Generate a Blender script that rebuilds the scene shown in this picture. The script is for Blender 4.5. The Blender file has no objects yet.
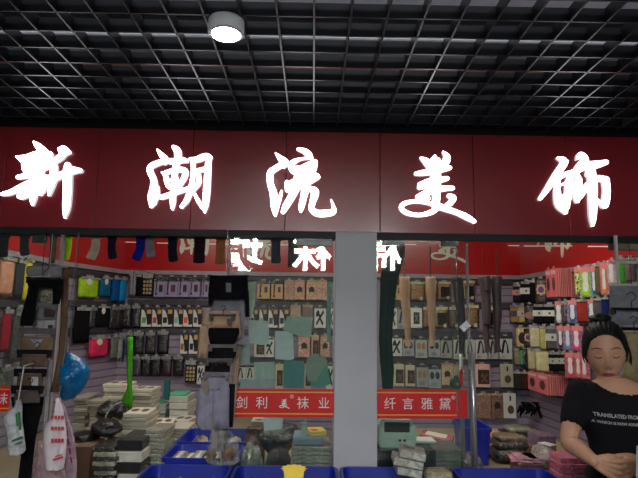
import bpy, bmesh, math, random
from mathutils import Vector, Matrix, noise
random.seed(7)
SC = bpy.context.scene
COL = SC.collection
R = math.radians
# ------------------------------------------------------------------ camera
F = 540.0
CY = Vector((-6, -77, F)).normalized()
CX = Vector((1, -.0154, 0)); CX.z = -(CX.x*CY.x + CX.y*CY.y)/CY.z; CX.normalize()
CZ = CX.cross(CY)
if CZ.y < 0: CZ = -CZ
EYE = Vector((0, 0, 1.6))
def ray(px, py):
    r = Vector((px-319, 239-py, F)); return Vector((r.dot(CX), r.dot(CY), r.dot(CZ)))
def at(px, py, d):                       # the point seen at a pixel, d metres away from the eye's plane
    w = ray(px, py); return EYE + w*(d/w.y)
def hz(px, py, z):
    w = ray(px, py); return EYE + w*((z-1.6)/w.z)
def on_line(px, py, A, B, off=0.0):      # where a ray meets a vertical wall A-B (moved off metres towards the room)
    a = Vector((A[0], A[1])); b = Vector((B[0], B[1])); t = (b-a).normalized()
    n = Vector((t.y, -t.x));
    if n.y > 0 and abs(n.y) > .3: n = -n
    if abs(n.y) <= .3 and n.x*a.x > 0: n = -n
    a = a + n*off
    w = ray(px, py); k = a.dot(n)/(w.x*n.x + w.y*n.y)
    return EYE + w*k
cam = bpy.data.cameras.new('camera'); camo = bpy.data.objects.new('camera', cam); COL.objects.link(camo)
cam.sensor_width = 36; cam.lens = F*36/638; cam.clip_start = .02
rt = Vector((CX.x, CY.x, CZ.x)); up = Vector((CX.y, CY.y, CZ.y)); fw = Vector((CX.z, CY.z, CZ.z))
M = Matrix((rt, up, -fw)).transposed().to_4x4(); M.translation = EYE
camo.matrix_world = M
SC.camera = camo
vs = SC.view_settings
vs.view_transform = 'Standard'; vs.look = 'None'; vs.exposure = .3; vs.gamma = 1; vs.use_curve_mapping = False

# ------------------------------------------------------------------ materials
MT = {}
def lin(c):
    return tuple((x/12.92 if x <= .04045 else ((x+.055)/1.055)**2.4) for x in [v/255 for v in c])
def mat(name, rgb, rough=.6, metal=0, var=.12, scale=12, bump=0, bscale=60, emit=0, coat=0, spec=.5, trans=0, detail=4):
    if name in MT: return MT[name]
    m = bpy.data.materials.new(name); m.use_nodes = True; nt = m.node_tree; N = nt.nodes; L = nt.links
    b = N['Principled BSDF']; c = lin(rgb)
    tc = N.new('ShaderNodeTexCoord')
    if var:
        no = N.new('ShaderNodeTexNoise'); no.inputs['Scale'].default_value = scale; no.inputs['Detail'].default_value = detail
        L.new(tc.outputs['Object'], no.inputs['Vector'])
        cr = N.new('ShaderNodeValToRGB'); L.new(no.outputs['Fac'], cr.inputs['Fac'])
        cr.color_ramp.elements[0].position = .3; cr.color_ramp.elements[1].position = .7
        cr.color_ramp.elements[0].color = tuple(x*(1-var) for x in c)+(1,)
        cr.color_ramp.elements[1].color = tuple(min(1, x*(1+var)) for x in c)+(1,)
        L.new(cr.outputs['Color'], b.inputs['Base Color'])
        if emit: L.new(cr.outputs['Color'], b.inputs['Emission Color'])
    else:
        b.inputs['Base Color'].default_value = c+(1,); b.inputs['Emission Color'].default_value = c+(1,)
    b.inputs['Roughness'].default_value = rough; b.inputs['Metallic'].default_value = metal
    b.inputs['Specular IOR Level'].default_value = spec
    b.inputs['Coat Weight'].default_value = coat; b.inputs['Coat Roughness'].default_value = .12
    b.inputs['Emission Strength'].default_value = emit
    b.inputs['Transmission Weight'].default_value = trans
    if bump:
        n2 = N.new('ShaderNodeTexNoise'); n2.inputs['Scale'].default_value = bscale; n2.inputs['Detail'].default_value = 3
        L.new(tc.outputs['Object'], n2.inputs['Vector'])
        bp = N.new('ShaderNodeBump'); bp.inputs['Strength'].default_value = bump; bp.inputs['Distance'].default_value = .01
        L.new(n2.outputs['Fac'], bp.inputs['Height']); L.new(bp.outputs['Normal'], b.inputs['Normal'])
        if coat: L.new(bp.outputs['Normal'], b.inputs['Coat Normal'])
    MT[name] = m; return m
def film(name, rgb, clear=.6, rough=.18, bump=.8, bscale=35):   # crinkled clear plastic
    if name in MT: return MT[name]
    m = bpy.data.materials.new(name); m.use_nodes = True; nt = m.node_tree; N = nt.nodes; L = nt.links
    b = N['Principled BSDF']; b.inputs['Base Color'].default_value = lin(rgb)+(1,); b.inputs['Roughness'].default_value = rough
    b.inputs['Specular IOR Level'].default_value = .9
    tr = N.new('ShaderNodeBsdfTransparent'); mx = N.new('ShaderNodeMixShader'); tc = N.new('ShaderNodeTexCoord')
    n2 = N.new('ShaderNodeTexNoise'); n2.inputs['Scale'].default_value = bscale; n2.inputs['Detail'].default_value = 3
    L.new(tc.outputs['Object'], n2.inputs['Vector'])
    bp = N.new('ShaderNodeBump'); bp.inputs['Strength'].default_value = bump; bp.inputs['Distance'].default_value = .01
    L.new(n2.outputs['Fac'], bp.inputs['Height']); L.new(bp.outputs['Normal'], b.inputs['Normal'])
    mp = N.new('ShaderNodeMapRange'); L.new(n2.outputs['Fac'], mp.inputs['Value'])
    mp.inputs['From Min'].default_value = .35; mp.inputs['From Max'].default_value = .65
    mp.inputs['To Min'].default_value = max(0, 1-clear-.2); mp.inputs['To Max'].default_value = min(1, 1-clear+.2)
    L.new(mp.outputs['Result'], mx.inputs['Fac']); L.new(tr.outputs[0], mx.inputs[1]); L.new(b.outputs[0], mx.inputs[2])
    L.new(mx.outputs[0], N['Material Output'].inputs['Surface']); MT[name] = m; return m
def glass_mat():
    m = bpy.data.materials.new('pane glass'); m.use_nodes = True; nt = m.node_tree; N = nt.nodes; L = nt.links
    N.remove(N['Principled BSDF'])
    g = N.new('ShaderNodeBsdfGlossy'); g.inputs['Roughness'].default_value = .012
    tr = N.new('ShaderNodeBsdfTransparent'); tr.inputs['Color'].default_value = (.93, .97, .94, 1)
    fr = N.new('ShaderNodeFresnel'); fr.inputs['IOR'].default_value = 1.5
    mx = N.new('ShaderNodeMixShader'); L.new(fr.outputs[0], mx.inputs['Fac']); L.new(tr.outputs[0], mx.inputs[1]); L.new(g.outputs[0], mx.inputs[2])
    # a thin film of dust
    df = N.new('ShaderNodeBsdfDiffuse'); df.inputs['Color'].default_value = (.75, .8, .77, 1)
    no = N.new('ShaderNodeTexNoise'); no.inputs['Scale'].default_value = 3; tc = N.new('ShaderNodeTexCoord'); L.new(tc.outputs['Object'], no.inputs['Vector'])
    mp = N.new('ShaderNodeMapRange'); L.new(no.outputs['Fac'], mp.inputs['Value']); mp.inputs['To Min'].default_value = .0; mp.inputs['To Max'].default_value = .03
    m2 = N.new('ShaderNodeMixShader'); L.new(mp.outputs[0], m2.inputs['Fac']); L.new(mx.outputs[0], m2.inputs[1]); L.new(df.outputs[0], m2.inputs[2])
    L.new(m2.outputs[0], N['Material Output'].inputs['Surface']); MT['glass'] = m; return m
GL = glass_mat()
def C(rgb, kind='matte'):                # a material straight from a colour
    k = '%s %d %d %d' % ((kind,)+tuple(rgb))
    if kind == 'matte': return mat(k, rgb, .75, var=.08, scale=30)
    if kind == 'cloth': return mat(k, rgb, .95, var=.22, scale=22, bump=.35, bscale=18, spec=.15)
    if kind == 'print': return mat(k, rgb, .45, var=.05, scale=40)
    if kind == 'gloss': return mat(k, rgb, .22, var=.15, scale=25, bump=.5, bscale=30)
    if kind == 'wrap': return mat(k, rgb, .24, var=.35, scale=45, bump=1, bscale=70, coat=.8)
    if kind == 'metal': return mat(k, rgb, .25, metal=1, var=.06)
    if kind == 'skin': return mat(k, rgb, .5, var=.06, scale=8, spec=.35)

# ------------------------------------------------------------------ mesh helpers
def link(name, me, m=None, parent=None, loc=None, rz=None):
    o = bpy.data.objects.new(name, me); COL.objects.link(o)
    if m is not None and me is not None and not me.materials: me.materials.append(m)
    if parent is not None: o.parent = parent
    if loc is not None: o.location = loc
    if rz is not None: o.rotation_euler = (0, 0, rz)
    return o
def tag(o, label, cat, group=None, kind=None):
    o['label'] = label; o['category'] = cat
    if group: o['group'] = group
    if kind: o['kind'] = kind
    return o
def struct(o): o['kind'] = 'structure'; return o
def thing(name, label, cat, loc=(0, 0, 0), rz=0, group=None):
    o = bpy.data.objects.new(name, None); COL.objects.link(o); o.empty_display_size = .05
    o.location = loc; o.rotation_euler = (0, 0, rz); return tag(o, label, cat, group)
class MB:
    def __init__(s): s.b = bmesh.new()
    def box(s, x0, y0, z0, x1, y1, z1, mx=None, bev=0):
        n = len(s.b.verts)
        r = bmesh.ops.create_cube(s.b, size=1)['verts']
        for v in r: v.co = Vector(((x0+x1)/2+v.co.x*(x1-x0), (y0+y1)/2+v.co.y*(y1-y0), (z0+z1)/2+v.co.z*(z1-z0)))
        if bev:
            es = list({e for v in r for e in v.link_edges})
            rr = bmesh.ops.bevel(s.b, geom=es, offset=bev, segments=2, affect='EDGES', profile=.5)
            r = list({v for v in rr['verts']} | {v for v in r if v.is_valid})
        if mx is not None:
            for v in r: v.co = mx @ v.co
        return s
    def tube(s, pts, rad, seg=10, flat=1.0, ref=(0, 1, 0), cap=True):
        pts = [Vector(p) for p in pts]
        if not hasattr(rad, '__len__'): rad = [rad]*len(pts)
        rings = []
        ref = Vector(ref)
        for i, p in enumerate(pts):
            t = (pts[min(i+1, len(pts)-1)]-pts[max(i-1, 0)]).normalized()
            a = t.cross(ref)
            if a.length < .05: a = t.cross(Vector((1, 0, 0)))
            a.normalize(); b = t.cross(a).normalized()
            rings.append([s.b.verts.new(p + a*math.cos(2*math.pi*k/seg)*rad[i] + b*math.sin(2*math.pi*k/seg)*rad[i]*flat) for k in range(seg)])
        for i in range(len(rings)-1):
            for k in range(seg):
                s.b.faces.new((rings[i][k], rings[i][(k+1) % seg], rings[i+1][(k+1) % seg], rings[i+1][k]))
        if cap:
            s.b.faces.new(rings[0][::-1]); s.b.faces.new(rings[-1])
        return s
    def lathe(s, prof, seg=24, c=(0, 0, 0)):
        rings = []
        for r, z in prof:
            rings.append([s.b.verts.new((c[0]+r*math.cos(2*math.pi*k/seg), c[1]+r*math.sin(2*math.pi*k/seg), c[2]+z)) for k in range(seg)])
        for i in range(len(rings)-1):
            for k in range(seg):
                s.b.faces.new((rings[i][k], rings[i][(k+1) % seg], rings[i+1][(k+1) % seg], rings[i+1][k]))
        s.b.faces.new(rings[0][::-1]); s.b.faces.new(rings[-1]); return s
    def prism(s, poly, y0, y1, ax=None):   # poly in (x,z), thickness along y
        a = [s.b.verts.new((p[0], y0, p[1])) for p in poly]; b = [s.b.verts.new((p[0], y1, p[1])) for p in poly]
        n = len(poly)
        try:
            s.b.faces.new(a); s.b.faces.new(b[::-1])
            for i in range(n): s.b.faces.new((a[i], b[i], b[(i+1) % n], a[(i+1) % n]))
        except ValueError: pass
        return s
    def mesh(s, name='mesh', smooth=False):
        bmesh.ops.recalc_face_normals(s.b, faces=s.b.faces)
        me = bpy.data.meshes.new(name); s.b.to_mesh(me); s.b.free()
        if smooth:
            for p in me.polygons: p.use_smooth = True
        return me
    def build(s, name, m, parent=None, smooth=False): return link(name, s.mesh(name, smooth), m, parent)
def simple(name, mb, m, label, cat, group=None, kind=None, smooth=False):
    """one-mesh thing whose origin is put at its own base"""
    me = mb.mesh(name, smooth)
    xs = [v.co for v in me.vertices]; c = Vector(((min(v.x for v in xs)+max(v.x for v in xs))/2, (min(v.y for v in xs)+max(v.y for v in xs))/2, min(v.z for v in xs)))
    for v in me.vertices: v.co -= c
    o = link(name, me, m, None, c); return tag(o, label, cat, group, kind)
ORD = ['first', 'second', 'third', 'fourth', 'fifth', 'sixth', 'seventh', 'eighth', 'ninth', 'tenth', 'eleventh', 'twelfth', 'thirteenth', 'fourteenth', 'fifteenth', 'sixteenth', 'seventeenth', 'eighteenth', 'nineteenth', 'twentieth']
def crom(P, n=6):
    out = []
    for i in range(len(P)-1):
        p0 = P[max(i-1, 0)]; p1 = P[i]; p2 = P[i+1]; p3 = P[min(i+2, len(P)-1)]
        for k in range(n):
            t = k/n
            out.append(tuple(.5*((2*b)+(-a+c)*t+(2*a-5*b+4*c-d)*t*t+(-a+3*b-3*c+d)*t**3) for a, b, c, d in zip(p0, p1, p2, p3)))
    out.append(tuple(P[-1])); return out

# ------------------------------------------------------------------ setting
D = 2.5
BW = ((-1.74, 4.93), (1.9, 4.9)); LW1 = ((-1.95, 4.14), (-1.74, 4.93)); LW2 = ((-2.03, 2.5), (-1.95, 4.14)); RW = ((1.9, 4.9), (2.06, 2.6))
ZB = 1.988
lav = mat('slat wall lavender', (150, 138, 156), .45, var=.05)
def slat_wall(name, A, B, z1):
    mb = MB(); a = Vector((A[0], A[1], 0)); b = Vector((B[0], B[1], 0)); t = (b-a).normalized(); n = Vector((t.y, -t.x, 0))
    if (-a).dot(n) < 0: n = -n
    prof = []; z = 0.0
    while z < z1-.06:
        prof += [(0, z), (0, z+.052), (-.012, z+.0535), (-.012, z+.061)]; z += .0625
    prof += [(0, z), (0, z1), (-.06, z1), (-.06, 0)]
    va = [mb.b.verts.new(a+n*o+Vector((0, 0, z))) for o, z in prof]; vb = [mb.b.verts.new(b+n*o+Vector((0, 0, z))) for o, z in prof]
    for i in range(len(prof)-1): mb.b.faces.new((va[i], vb[i], vb[i+1], va[i+1]))
    return struct(mb.build(name, lav))
slat_wall('wall_back', BW[0], BW[1], ZB)
slat_wall('wall_left_rear', LW1[0], LW1[1], ZB)
slat_wall('wall_left', LW2[0], LW2[1], ZB)
slat_wall('wall_right', RW[0], RW[1], ZB)
redband = mat('red header board', (176, 12, 14), .3, var=.05, coat=.3)
grytrim = mat('grey trim strip', (150, 146, 152), .4)
pts = [LW2[0], LW2[1], LW1[1], BW[1], RW[1]]
def band(name, z0, z1, off, m, th=.03):
    mb = MB()
    P = [Vector((p[0], p[1])) for p in pts]; inner = []
    for i, p in enumerate(P):
        ns = []
        for j in (i-1, i):
            if 0 <= j < len(P)-1:
                t = (P[j+1]-P[j]).normalized(); ns.append(Vector((t.y, -t.x)))
        n = sum(ns, Vector((0, 0))).normalized(); k = 1/max(.5, n.dot(ns[0])); inner.append(p+n*off*k)
    a = [mb.b.verts.new((p.x, p.y, z0)) for p in inner]; b = [mb.b.verts.new((p.x, p.y, z1)) for p in inner]
    c = [mb.b.verts.new((p.x, p.y, z1)) for p in P]; d = [mb.b.verts.new((p.x, p.y, z0)) for p in P]
    for i in range(len(P)-1):
        mb.b.faces.new((a[i], a[i+1], b[i+1], b[i])); mb.b.faces.new((a[i], a[i+1], d[i+1], d[i])); mb.b.faces.new((b[i], b[i+1], c[i+1], c[i]))
    return struct(mb.build(name, m))
band('trim_1', ZB, 2.56, .03, redband)
band('trim_2', ZB-.035, ZB, .045, grytrim)
floor_m = mat('speckled floor tile', (120, 116, 110), .35, var=.2, scale=40)
struct(MB().box(-4, -5.2, -.05, 4.2, 5.1, 0).build('floor', floor_m))
struct(MB().box(-2.2, 2.62, 2.56, 2.2, 5.1, 2.6).build('ceiling_shop', mat('shop ceiling white', (210, 208, 204), .8)))
slab = mat('dark soffit concrete', (92, 92, 98), .9, var=.25, scale=2)
struct(MB().box(-4, -5.2, 3.3, 4.2, 5.2, 3.4).build('ceiling', slab))
struct(MB().box(-4, 2.62, 2.6, 4.2, 2.7, 3.3).build('wall_above_shop', slab))
col_m = mat('grey lavender column paint', (182, 180, 186), .5, var=.04, scale=5)
xl = at(335, 300, D).x; xr = at(377, 300, D).x
struct(MB().box(xl, D, 0, xr, D+.22, 1.993, bev=.003).build('column', col_m))
struct(MB().box(-4, 2.52, 0, at(-40, 300, 2.5).x, 2.62, 2.56).build('wall_front_left', col_m))
struct(MB().box(at(676, 300, 2.5).x, 2.52, 0, 4.2, 2.62, 2.56).build('wall_front_right', col_m))
# door head track under the fascia
trk = MB().box(-1.8, 2.505, 1.962, 1.9, 2.54, 1.992); trk.box(-1.8, 2.57, 1.972, 1.9, 2.60, 1.992)
struct(trk.build('trim_3', mat('black door track', (8, 7, 8), .6)))

# fascia ---------------------------------------------------------
sign = thing('shop_sign', 'long glossy red shop sign above the shopfront with five glowing white brush characters', 'shop sign', (0, D, 1.992))
redp = mat('dark red aluminium panel', (142, 36, 44), .3, var=.06, scale=3, coat=.25)
seams = [97, 192, 286, 380, 473.5, 567.5]
sx = [at(p, 180, D).x for p in seams]; sx = [sx[0]-.876, sx[0]-.438]+sx+[sx[-1]+.438, sx[-1]+.876]
for i in range(len(sx)-1):
    link('panel', MB().box(sx[i]+.0012, 0, 0, sx[i+1]-.0012, .02, .485, bev=.0015).mesh('panel'), redp, sign)
link('backing_board', MB().box(sx[0], .02, 0, sx[-1], .11, .485).mesh('b'), mat('black backing', (14, 10, 11), .8), sign)
GLY = {
'xin': (489/86, 0, 138, [
 [(190,20,10),(212,42,34),(250,80,46),(266,104,30)], [(95,108,14),(150,108,34),(215,92,44),(272,86,28)], [(92,104,10),(125,125,30),(150,140,40)],
 [(140,150,40),(150,190,36)], [(138,172,34),(200,150,44),(250,120,50),(285,90,28)], [(102,222,26),(180,205,34),(260,165,30),(310,160,30)],
 [(15,318,24),(60,308,32),(140,268,36),(220,235,34),(300,220,28),(350,205,30)], [(195,120,50),(195,250,50),(186,340,38),(184,380,12)],
 [(110,330,30),(135,300,30),(160,290,30)], [(122,338,26),(150,325,30),(190,300,36)], [(228,230,40),(240,290,34),(228,318,18)],
 [(372,70,40),(345,105,40),(310,128,34),(270,135,26),(235,140,20)], [(335,62,16),(362,58,30),(388,78,24)], [(340,70,22),(370,80,44)],
 [(300,140,40),(306,210,44),(292,270,34),(278,325,12)], [(458,185,24),(410,186,44),(350,210,38),(300,235,34),(260,260,26),(225,300,28)],
 [(385,155,36),(384,190,50),(383,300,48),(376,400,40),(368,452,10)], [(250,150,40),(230,190,30),(250,230,40)]]),
'chao': (490/80, 140, 140, [
 [(105,58,10),(130,90,32),(155,120,40),(150,140,26)], [(150,125,34),(90,148,36),(62,165,36),(62,195,38),(82,240,38),(84,290,48),(74,350,56),(70,405,24)],
 [(110,285,12),(105,330,28),(84,385,30)], [(150,125,30),(200,130,38),(250,122,38),(288,128,22)], [(205,42,24),(230,70,46),(230,120,42),(215,180,36),(205,300,34),(200,380,34),(198,422,14)],
 [(135,198,12),(155,215,28),(165,260,30),(178,290,24)], [(155,200,24),(220,182,30),(275,188,36),(272,225,34),(248,268,30),(240,288,22)], [(175,243,12),(230,237,16)],
 [(170,282,26),(240,277,22)], [(108,328,12),(130,350,30),(200,328,30),(290,298,24),(320,270,20)],
 [(308,115,18),(345,120,36),(400,100,40),(430,108,30)], [(420,108,34),(415,200,42),(408,320,44),(400,400,38),(395,442,12)], [(325,120,28),(325,200,26),(312,290,30),(288,365,34),(255,408,22)],
 [(330,190,16),(390,180,30)], [(325,312,14),(358,265,30),(360,210,24)], [(330,320,14),(355,370,24),(388,420,24)]]),
'liu': (501/86, 258, 142, [
 [(103,65,10),(130,95,34),(158,118,42),(150,140,28)], [(150,125,34),(100,155,36),(72,180,40),(72,240,38),(90,300,44),(98,380,46),(100,425,18)], [(138,285,12),(125,330,24),(106,385,30)],
 [(232,42,16),(270,52,34),(298,75,36),(315,92,14)], [(312,92,14),(250,98,16),(205,118,32),(188,145,26),(215,172,34),(280,140,36),(332,118,34)], [(335,120,24),(320,155,44),(290,195,40)],
 [(350,205,26),(290,225,55),(220,255,58),(176,278,34)], [(320,185,30),(345,200,30)], [(170,235,28),(172,270,32)], [(250,170,60),(240,230,80)], [(200,160,36),(280,160,60)], [(172,280,30),(205,240,50)],
 [(230,250,50),(200,310,45),(165,370,40),(146,408,26)], [(280,255,50),(264,330,38),(252,380,34),(250,404,16)],
 [(300,270,30),(332,292,48),(318,350,36),(312,390,34),(345,415,40),(400,415,42),(440,405,34),(437,370,18),(426,338,8)]]),
'mei': (506/90, 392, 145, [
 [(163,73,14),(190,90,40),(215,120,44)], [(242,60,12),(226,85,26),(205,110,28)], [(288,38,12),(310,70,42),(290,110,44),(260,140,44)], [(240,110,50),(230,150,50)],
 [(135,160,22),(180,155,34),(260,138,40),(325,128,26)], [(155,237,28),(190,225,36),(250,200,40),(310,188,26)], [(152,220,18),(200,200,20),(260,180,24)], [(150,290,30),(210,262,38),(280,245,34),(342,242,24)],
 [(250,90,50),(245,200,62),(250,280,46),(245,330,44)], [(140,290,18),(160,305,30),(205,300,24)], [(320,285,24),(345,298,36),(325,328,32),(295,352,30)],
 [(260,345,30),(200,325,20),(120,318,20),(68,330,26),(52,352,26),(80,380,26),(150,394,22),(220,378,30),(262,345,36)],
 [(240,335,40),(300,358,34),(360,378,30),(420,405,34),(462,430,22)]]),
'shi': (473/86, 532, 145, [
 [(143,70,14),(175,85,40),(170,110,40),(130,170,40),(85,240,32),(45,295,20)], [(190,90,24),(175,110,36)], [(145,190,24),(140,250,36),(148,320,46),(175,352,44),(186,370,20)],
 [(130,200,20),(175,165,26),(225,148,26)], [(228,150,26),(205,200,36),(200,270,38),(188,340,38)], [(150,225,10),(200,200,16)], [(150,300,20),(200,262,20)],
 [(248,78,10),(256,55,18),(275,55,34),(292,85,44),(265,120,50),(240,148,34)], [(240,140,30),(300,115,44),(350,108,44),(408,95,28)], [(330,120,44),(315,160,40)],
 [(250,165,24),(262,200,30),(250,250,36),(250,308,24)], [(240,200,20),(250,290,40)], [(262,285,30),(305,225,36),(360,185,36),(410,192,34)], [(405,190,40),(412,250,40),(405,315,40),(395,336,26),(362,302,12)],
 [(325,130,44),(335,220,50),(335,330,46),(335,400,36),(335,442,12)]])}
def strokes_mesh(key, ox, oz, k, y0, y1, mapper=None, mirror=False):
    """brush strokes as smooth ribbons; mapper turns a pixel into local x,z"""
    sc, px0, py0, ST = GLY[key]; mb = MB(); q_ = 0
    for st in ST:
        P = crom(st, 5); pl = []
        for x, y, w in P:
            X, Z = mapper(px0+x/sc, py0+y/sc); pl.append((X, Z, max(.8, w)/sc/2*k))
        L_, R_ = [], []
        for i, (x, z, r) in enumerate(pl):
            a = pl[max(i-1, 0)]; b = pl[min(i+1, len(pl)-1)]; dx, dz = b[0]-a[0], b[1]-a[1]; l = math.hypot(dx, dz) or 1
            nx, nz = -dz/l, dx/l; L_.append((x+nx*r, z+nz*r)); R_.append((x-nx*r, z-nz*r))
        for i in range(len(pl)-1):
            q_ += 1e-5; mb.prism([L_[i], L_[i+1], R_[i+1], R_[i]], y0-q_, y1)
        for x, z, r in pl[::2]+[pl[-1]]:
            q_ += 1e-5; mb.prism([(x+r*math.cos(q*math.pi/5), z+r*math.sin(q*math.pi/5)) for q in range(10)], y0-q_, y1)
    return mb
glow = mat('white sign light', (255, 252, 255), .5, var=0, emit=5)
returnm = mat('letter side acrylic', (240, 235, 240), .4, var=0, emit=.5)
def fmap(px, py): p = at(px, py, D-.018); return p.x, p.z-1.992
for key in GLY:
    mb = strokes_mesh(key, 0, 0, (D-.018)/F*.97, -.018, 0, fmap)
    me = mb.mesh('sign_character'); me.materials.append(returnm); me.materials.append(glow)
    for f_ in me.polygons: f_.material_index = 1 if f_.normal.y < -.9 else 0
    o = link('sign_character', me, None, sign); o['label'] = 'glowing white brush style character'

# interior board lettering -------------------------------------------------
cream = mat('cream lettering', (228, 232, 212), .6, var=.04)
def board_char(key, cx, bot, px_h_scale, wallx, label):
    sc, px0, py0, ST = GLY[key]; w = 86
    A, B = wallx
    def mp(px, py):
        q = on_line(cx+(px-(px0+38))*px_h_scale, bot+(py-(py0+80))*px_h_scale, A, B, .032); return q
    q0 = mp(px0+38, py0+80); t = (Vector(B)-Vector(A)).normalized()
    def mapper(px, py):
        q = mp(px, py); return (Vector((q.x, q.y))-Vector((q0.x, q0.y))).dot(t), q.z-q0.z
    mb = strokes_mesh(key, 0, 0, px_h_scale*4.87/F, -.006, 0, mapper)
    o = link('wall_character', mb.mesh('wall_character'), cream, None, q0, math.atan2(t.y, t.x))
    return tag(o, label, 'lettering')
board_char('chao', 194, 259.5, .47, BW, 'cream brush character on red back wall between two hanging dark socks')
board_char('liu', 259, 262, .47, BW, 'cream brush character on red back wall left of slate sock, mostly covered by glass reflections')
board_char('mei', 445, 264, .47, BW, 'cream brush character with long loop on red back wall right of the grey column')
board_char('shi', 552, 257, .47, RW, 'cream brush character on red right wall above pink packets, cut by the door track')
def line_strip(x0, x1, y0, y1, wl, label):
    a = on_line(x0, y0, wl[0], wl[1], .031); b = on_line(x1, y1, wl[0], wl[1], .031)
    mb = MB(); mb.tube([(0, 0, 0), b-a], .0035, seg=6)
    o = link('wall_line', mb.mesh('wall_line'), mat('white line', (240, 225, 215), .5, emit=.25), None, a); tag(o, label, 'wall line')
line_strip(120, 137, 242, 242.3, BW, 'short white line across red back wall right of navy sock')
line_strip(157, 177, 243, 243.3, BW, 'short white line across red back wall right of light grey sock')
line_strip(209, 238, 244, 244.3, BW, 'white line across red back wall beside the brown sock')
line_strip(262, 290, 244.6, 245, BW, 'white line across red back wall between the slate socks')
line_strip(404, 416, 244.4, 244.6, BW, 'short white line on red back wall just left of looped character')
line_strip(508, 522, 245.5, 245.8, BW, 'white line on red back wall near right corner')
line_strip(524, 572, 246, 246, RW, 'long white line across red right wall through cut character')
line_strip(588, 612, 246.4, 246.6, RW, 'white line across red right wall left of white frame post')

# ceiling grid ------------------------------------------------------
Hg = .9; P_ = .1116
gm = mat('dark grey grid metal', (34, 35, 40), .35, metal=.2, var=.05)
x0g = at(314, 60, 1).x; zc = 1.6+Hg
gx = [hz(314, 60, zc).x + P_*i for i in range(-20, 21)]
y0 = hz(320, 112.9, zc).y
gy = [y0 + P_*j for j in range(-22, 1) ] ; gy = [y for y in gy if y < 2.5]
while gy[-1]+P_ < 2.46: gy.append(gy[-1]+P_)
g = thing('ceiling_grid', 'dark grey open square cell metal ceiling grid hanging above the sign', 'ceiling grid', (0, 0, zc))
mb = MB()
for x in gx: mb.box(x-.003, gy[0], 0, x+.003, gy[-1]+.05, .045)
link('lengthwise_blades', mb.mesh('lb'), gm, g)['kind'] = 'stuff'
mb = MB()
for y in gy: mb.box(gx[0], y-.003, 0, gx[-1], y+.003, .045)
link('crosswise_blades', mb.mesh('cb'), gm, g)['kind'] = 'stuff'
struct(MB().box(-3, 2.5, 2.478, 3, 2.52, zc+.06).build('trim_4', mat('black edge channel', (16, 16, 19), .7, spec=.2)))
for i in range(-4, 5):
    pass
# services above the grid
def duct(y, z, h, w, rgb, lab, name='ceiling_duct', cat='duct'):
    simple(name, MB().box(-3.6, y-w/2, z, 3.8, y+w/2, z+h, bev=.01), C(rgb), lab, cat)
def zz(py, z): return hz(320, py, z).y
duct(zz(4, 2.95), 2.95, .35, .22, (150, 150, 158), 'broad pale grey duct running crosswise above the grid, nearest the camera')
duct(zz(36, 2.62), 2.60, .04, .05, (190, 190, 198), 'slim pale track rail behind the round ceiling light', 'track_rail', 'track rail')
duct(zz(86, 3.0), 3.0, .3, .12, (84, 82, 80), 'narrow dull grey beam above the far end of the grid', 'ceiling_beam', 'beam')
simple('sprinkler_pipe', MB().tube([(-3.6, zz(69, 2.8), 2.8), (3.8, zz(69, 2.8), 2.8)], .022, seg=12).box(-.01, zz(69, 2.8)-.005, 2.8, .01, zz(69, 2.8)+.005, 3.3).box(-2, zz(69, 2.8)-.005, 2.8, -1.98, zz(69, 2.8)+.005, 3.3), C((104, 60, 58)), 'dull red sprinkler pipe running crosswise above the grid', 'pipe', smooth=True)
mb = MB(); px = at(368, 5, 1.9); mb.box(.12, 1.4, 3.0, .17, 1.5, 3.3); mb.box(.19, 1.4, 3.0, .23, 1.5, 3.3); mb.tube([(.145, 1.45, 3.0), (.2, 1.45, 2.86), (.3, 1.45, 2.84)], .012)
simple('cable_bracket', mb, C((120, 120, 126), 'metal'), 'grey bracket with bent cable hanging above the grid near the middle', 'bracket')
mb = MB()
for q in range(5): mb.tube(crom([(-.6+q*.04, 1.3, 3.0), (-.2, 1.36+q*.03, 2.9), (.3, 1.34, 2.98), (1.2, 1.5, 2.92+q*.01)], 6), .008, seg=6)
simple('cable_bundle', mb, C((40, 40, 44)), 'loose black cable bundle lying above the grid', 'cables')
# downlight
lc = hz(226, 34.5, zc-.043)
rr = .0555
dl = thing('ceiling_light', 'round white surface mounted downlight glowing under the ceiling grid', 'light', (lc.x, lc.y, lc.z))
link('housing', MB().lathe([(rr*.86, .004), (rr*.93, 0), (rr, .003), (rr, .041), (rr*.97, .045)], 40).mesh('h', True), mat('white lamp housing', (235, 235, 240), .4), dl)
link('lens', MB().lathe([(rr*.80, -.002), (rr*.82, .003)], 40).mesh('l'), mat('lamp lens', (255, 252, 255), .4, var=0, emit=25), dl)
link('reflector_ring', MB().lathe([(rr*.82, -.001), (rr*.86, .0), (rr*.9, .004), (rr*.82, .004)], 40).mesh('r'), C((200, 200, 205), 'metal'), dl)

def txt(body, size, ext, name, m, parent=None, loc=(0, 0, 0), rot=(R(90), 0, 0), bold=0, align='CENTER', sx=1):
    c = bpy.data.curves.new(name, 'FONT'); c.body = body; c.size = size; c.extrude = ext; c.offset = bold; c.align_x = align; c.align_y = 'CENTER'; c.resolution_u = 3
    o = bpy.data.objects.new(name, c); COL.objects.link(o)
    bpy.context.view_layer.update()
    me = bpy.data.meshes.new_from_object(o.evaluated_get(bpy.context.evaluated_depsgraph_get()))
    bpy.data.objects.remove(o); bpy.data.curves.remove(c)
    me.transform(Matrix.Diagonal((sx, 1, 1, 1)) ); me.transform(Matrix.Rotation(rot[2], 4, 'Z') @ Matrix.Rotation(rot[0], 4, 'X'))
    if not me.materials: me.materials.append(m)
    else: me.materials[0] = m
    n = bpy.data.objects.new(name, me); COL.objects.link(n); n.location = loc
    if parent is not None: n.parent = parent
    return n
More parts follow.
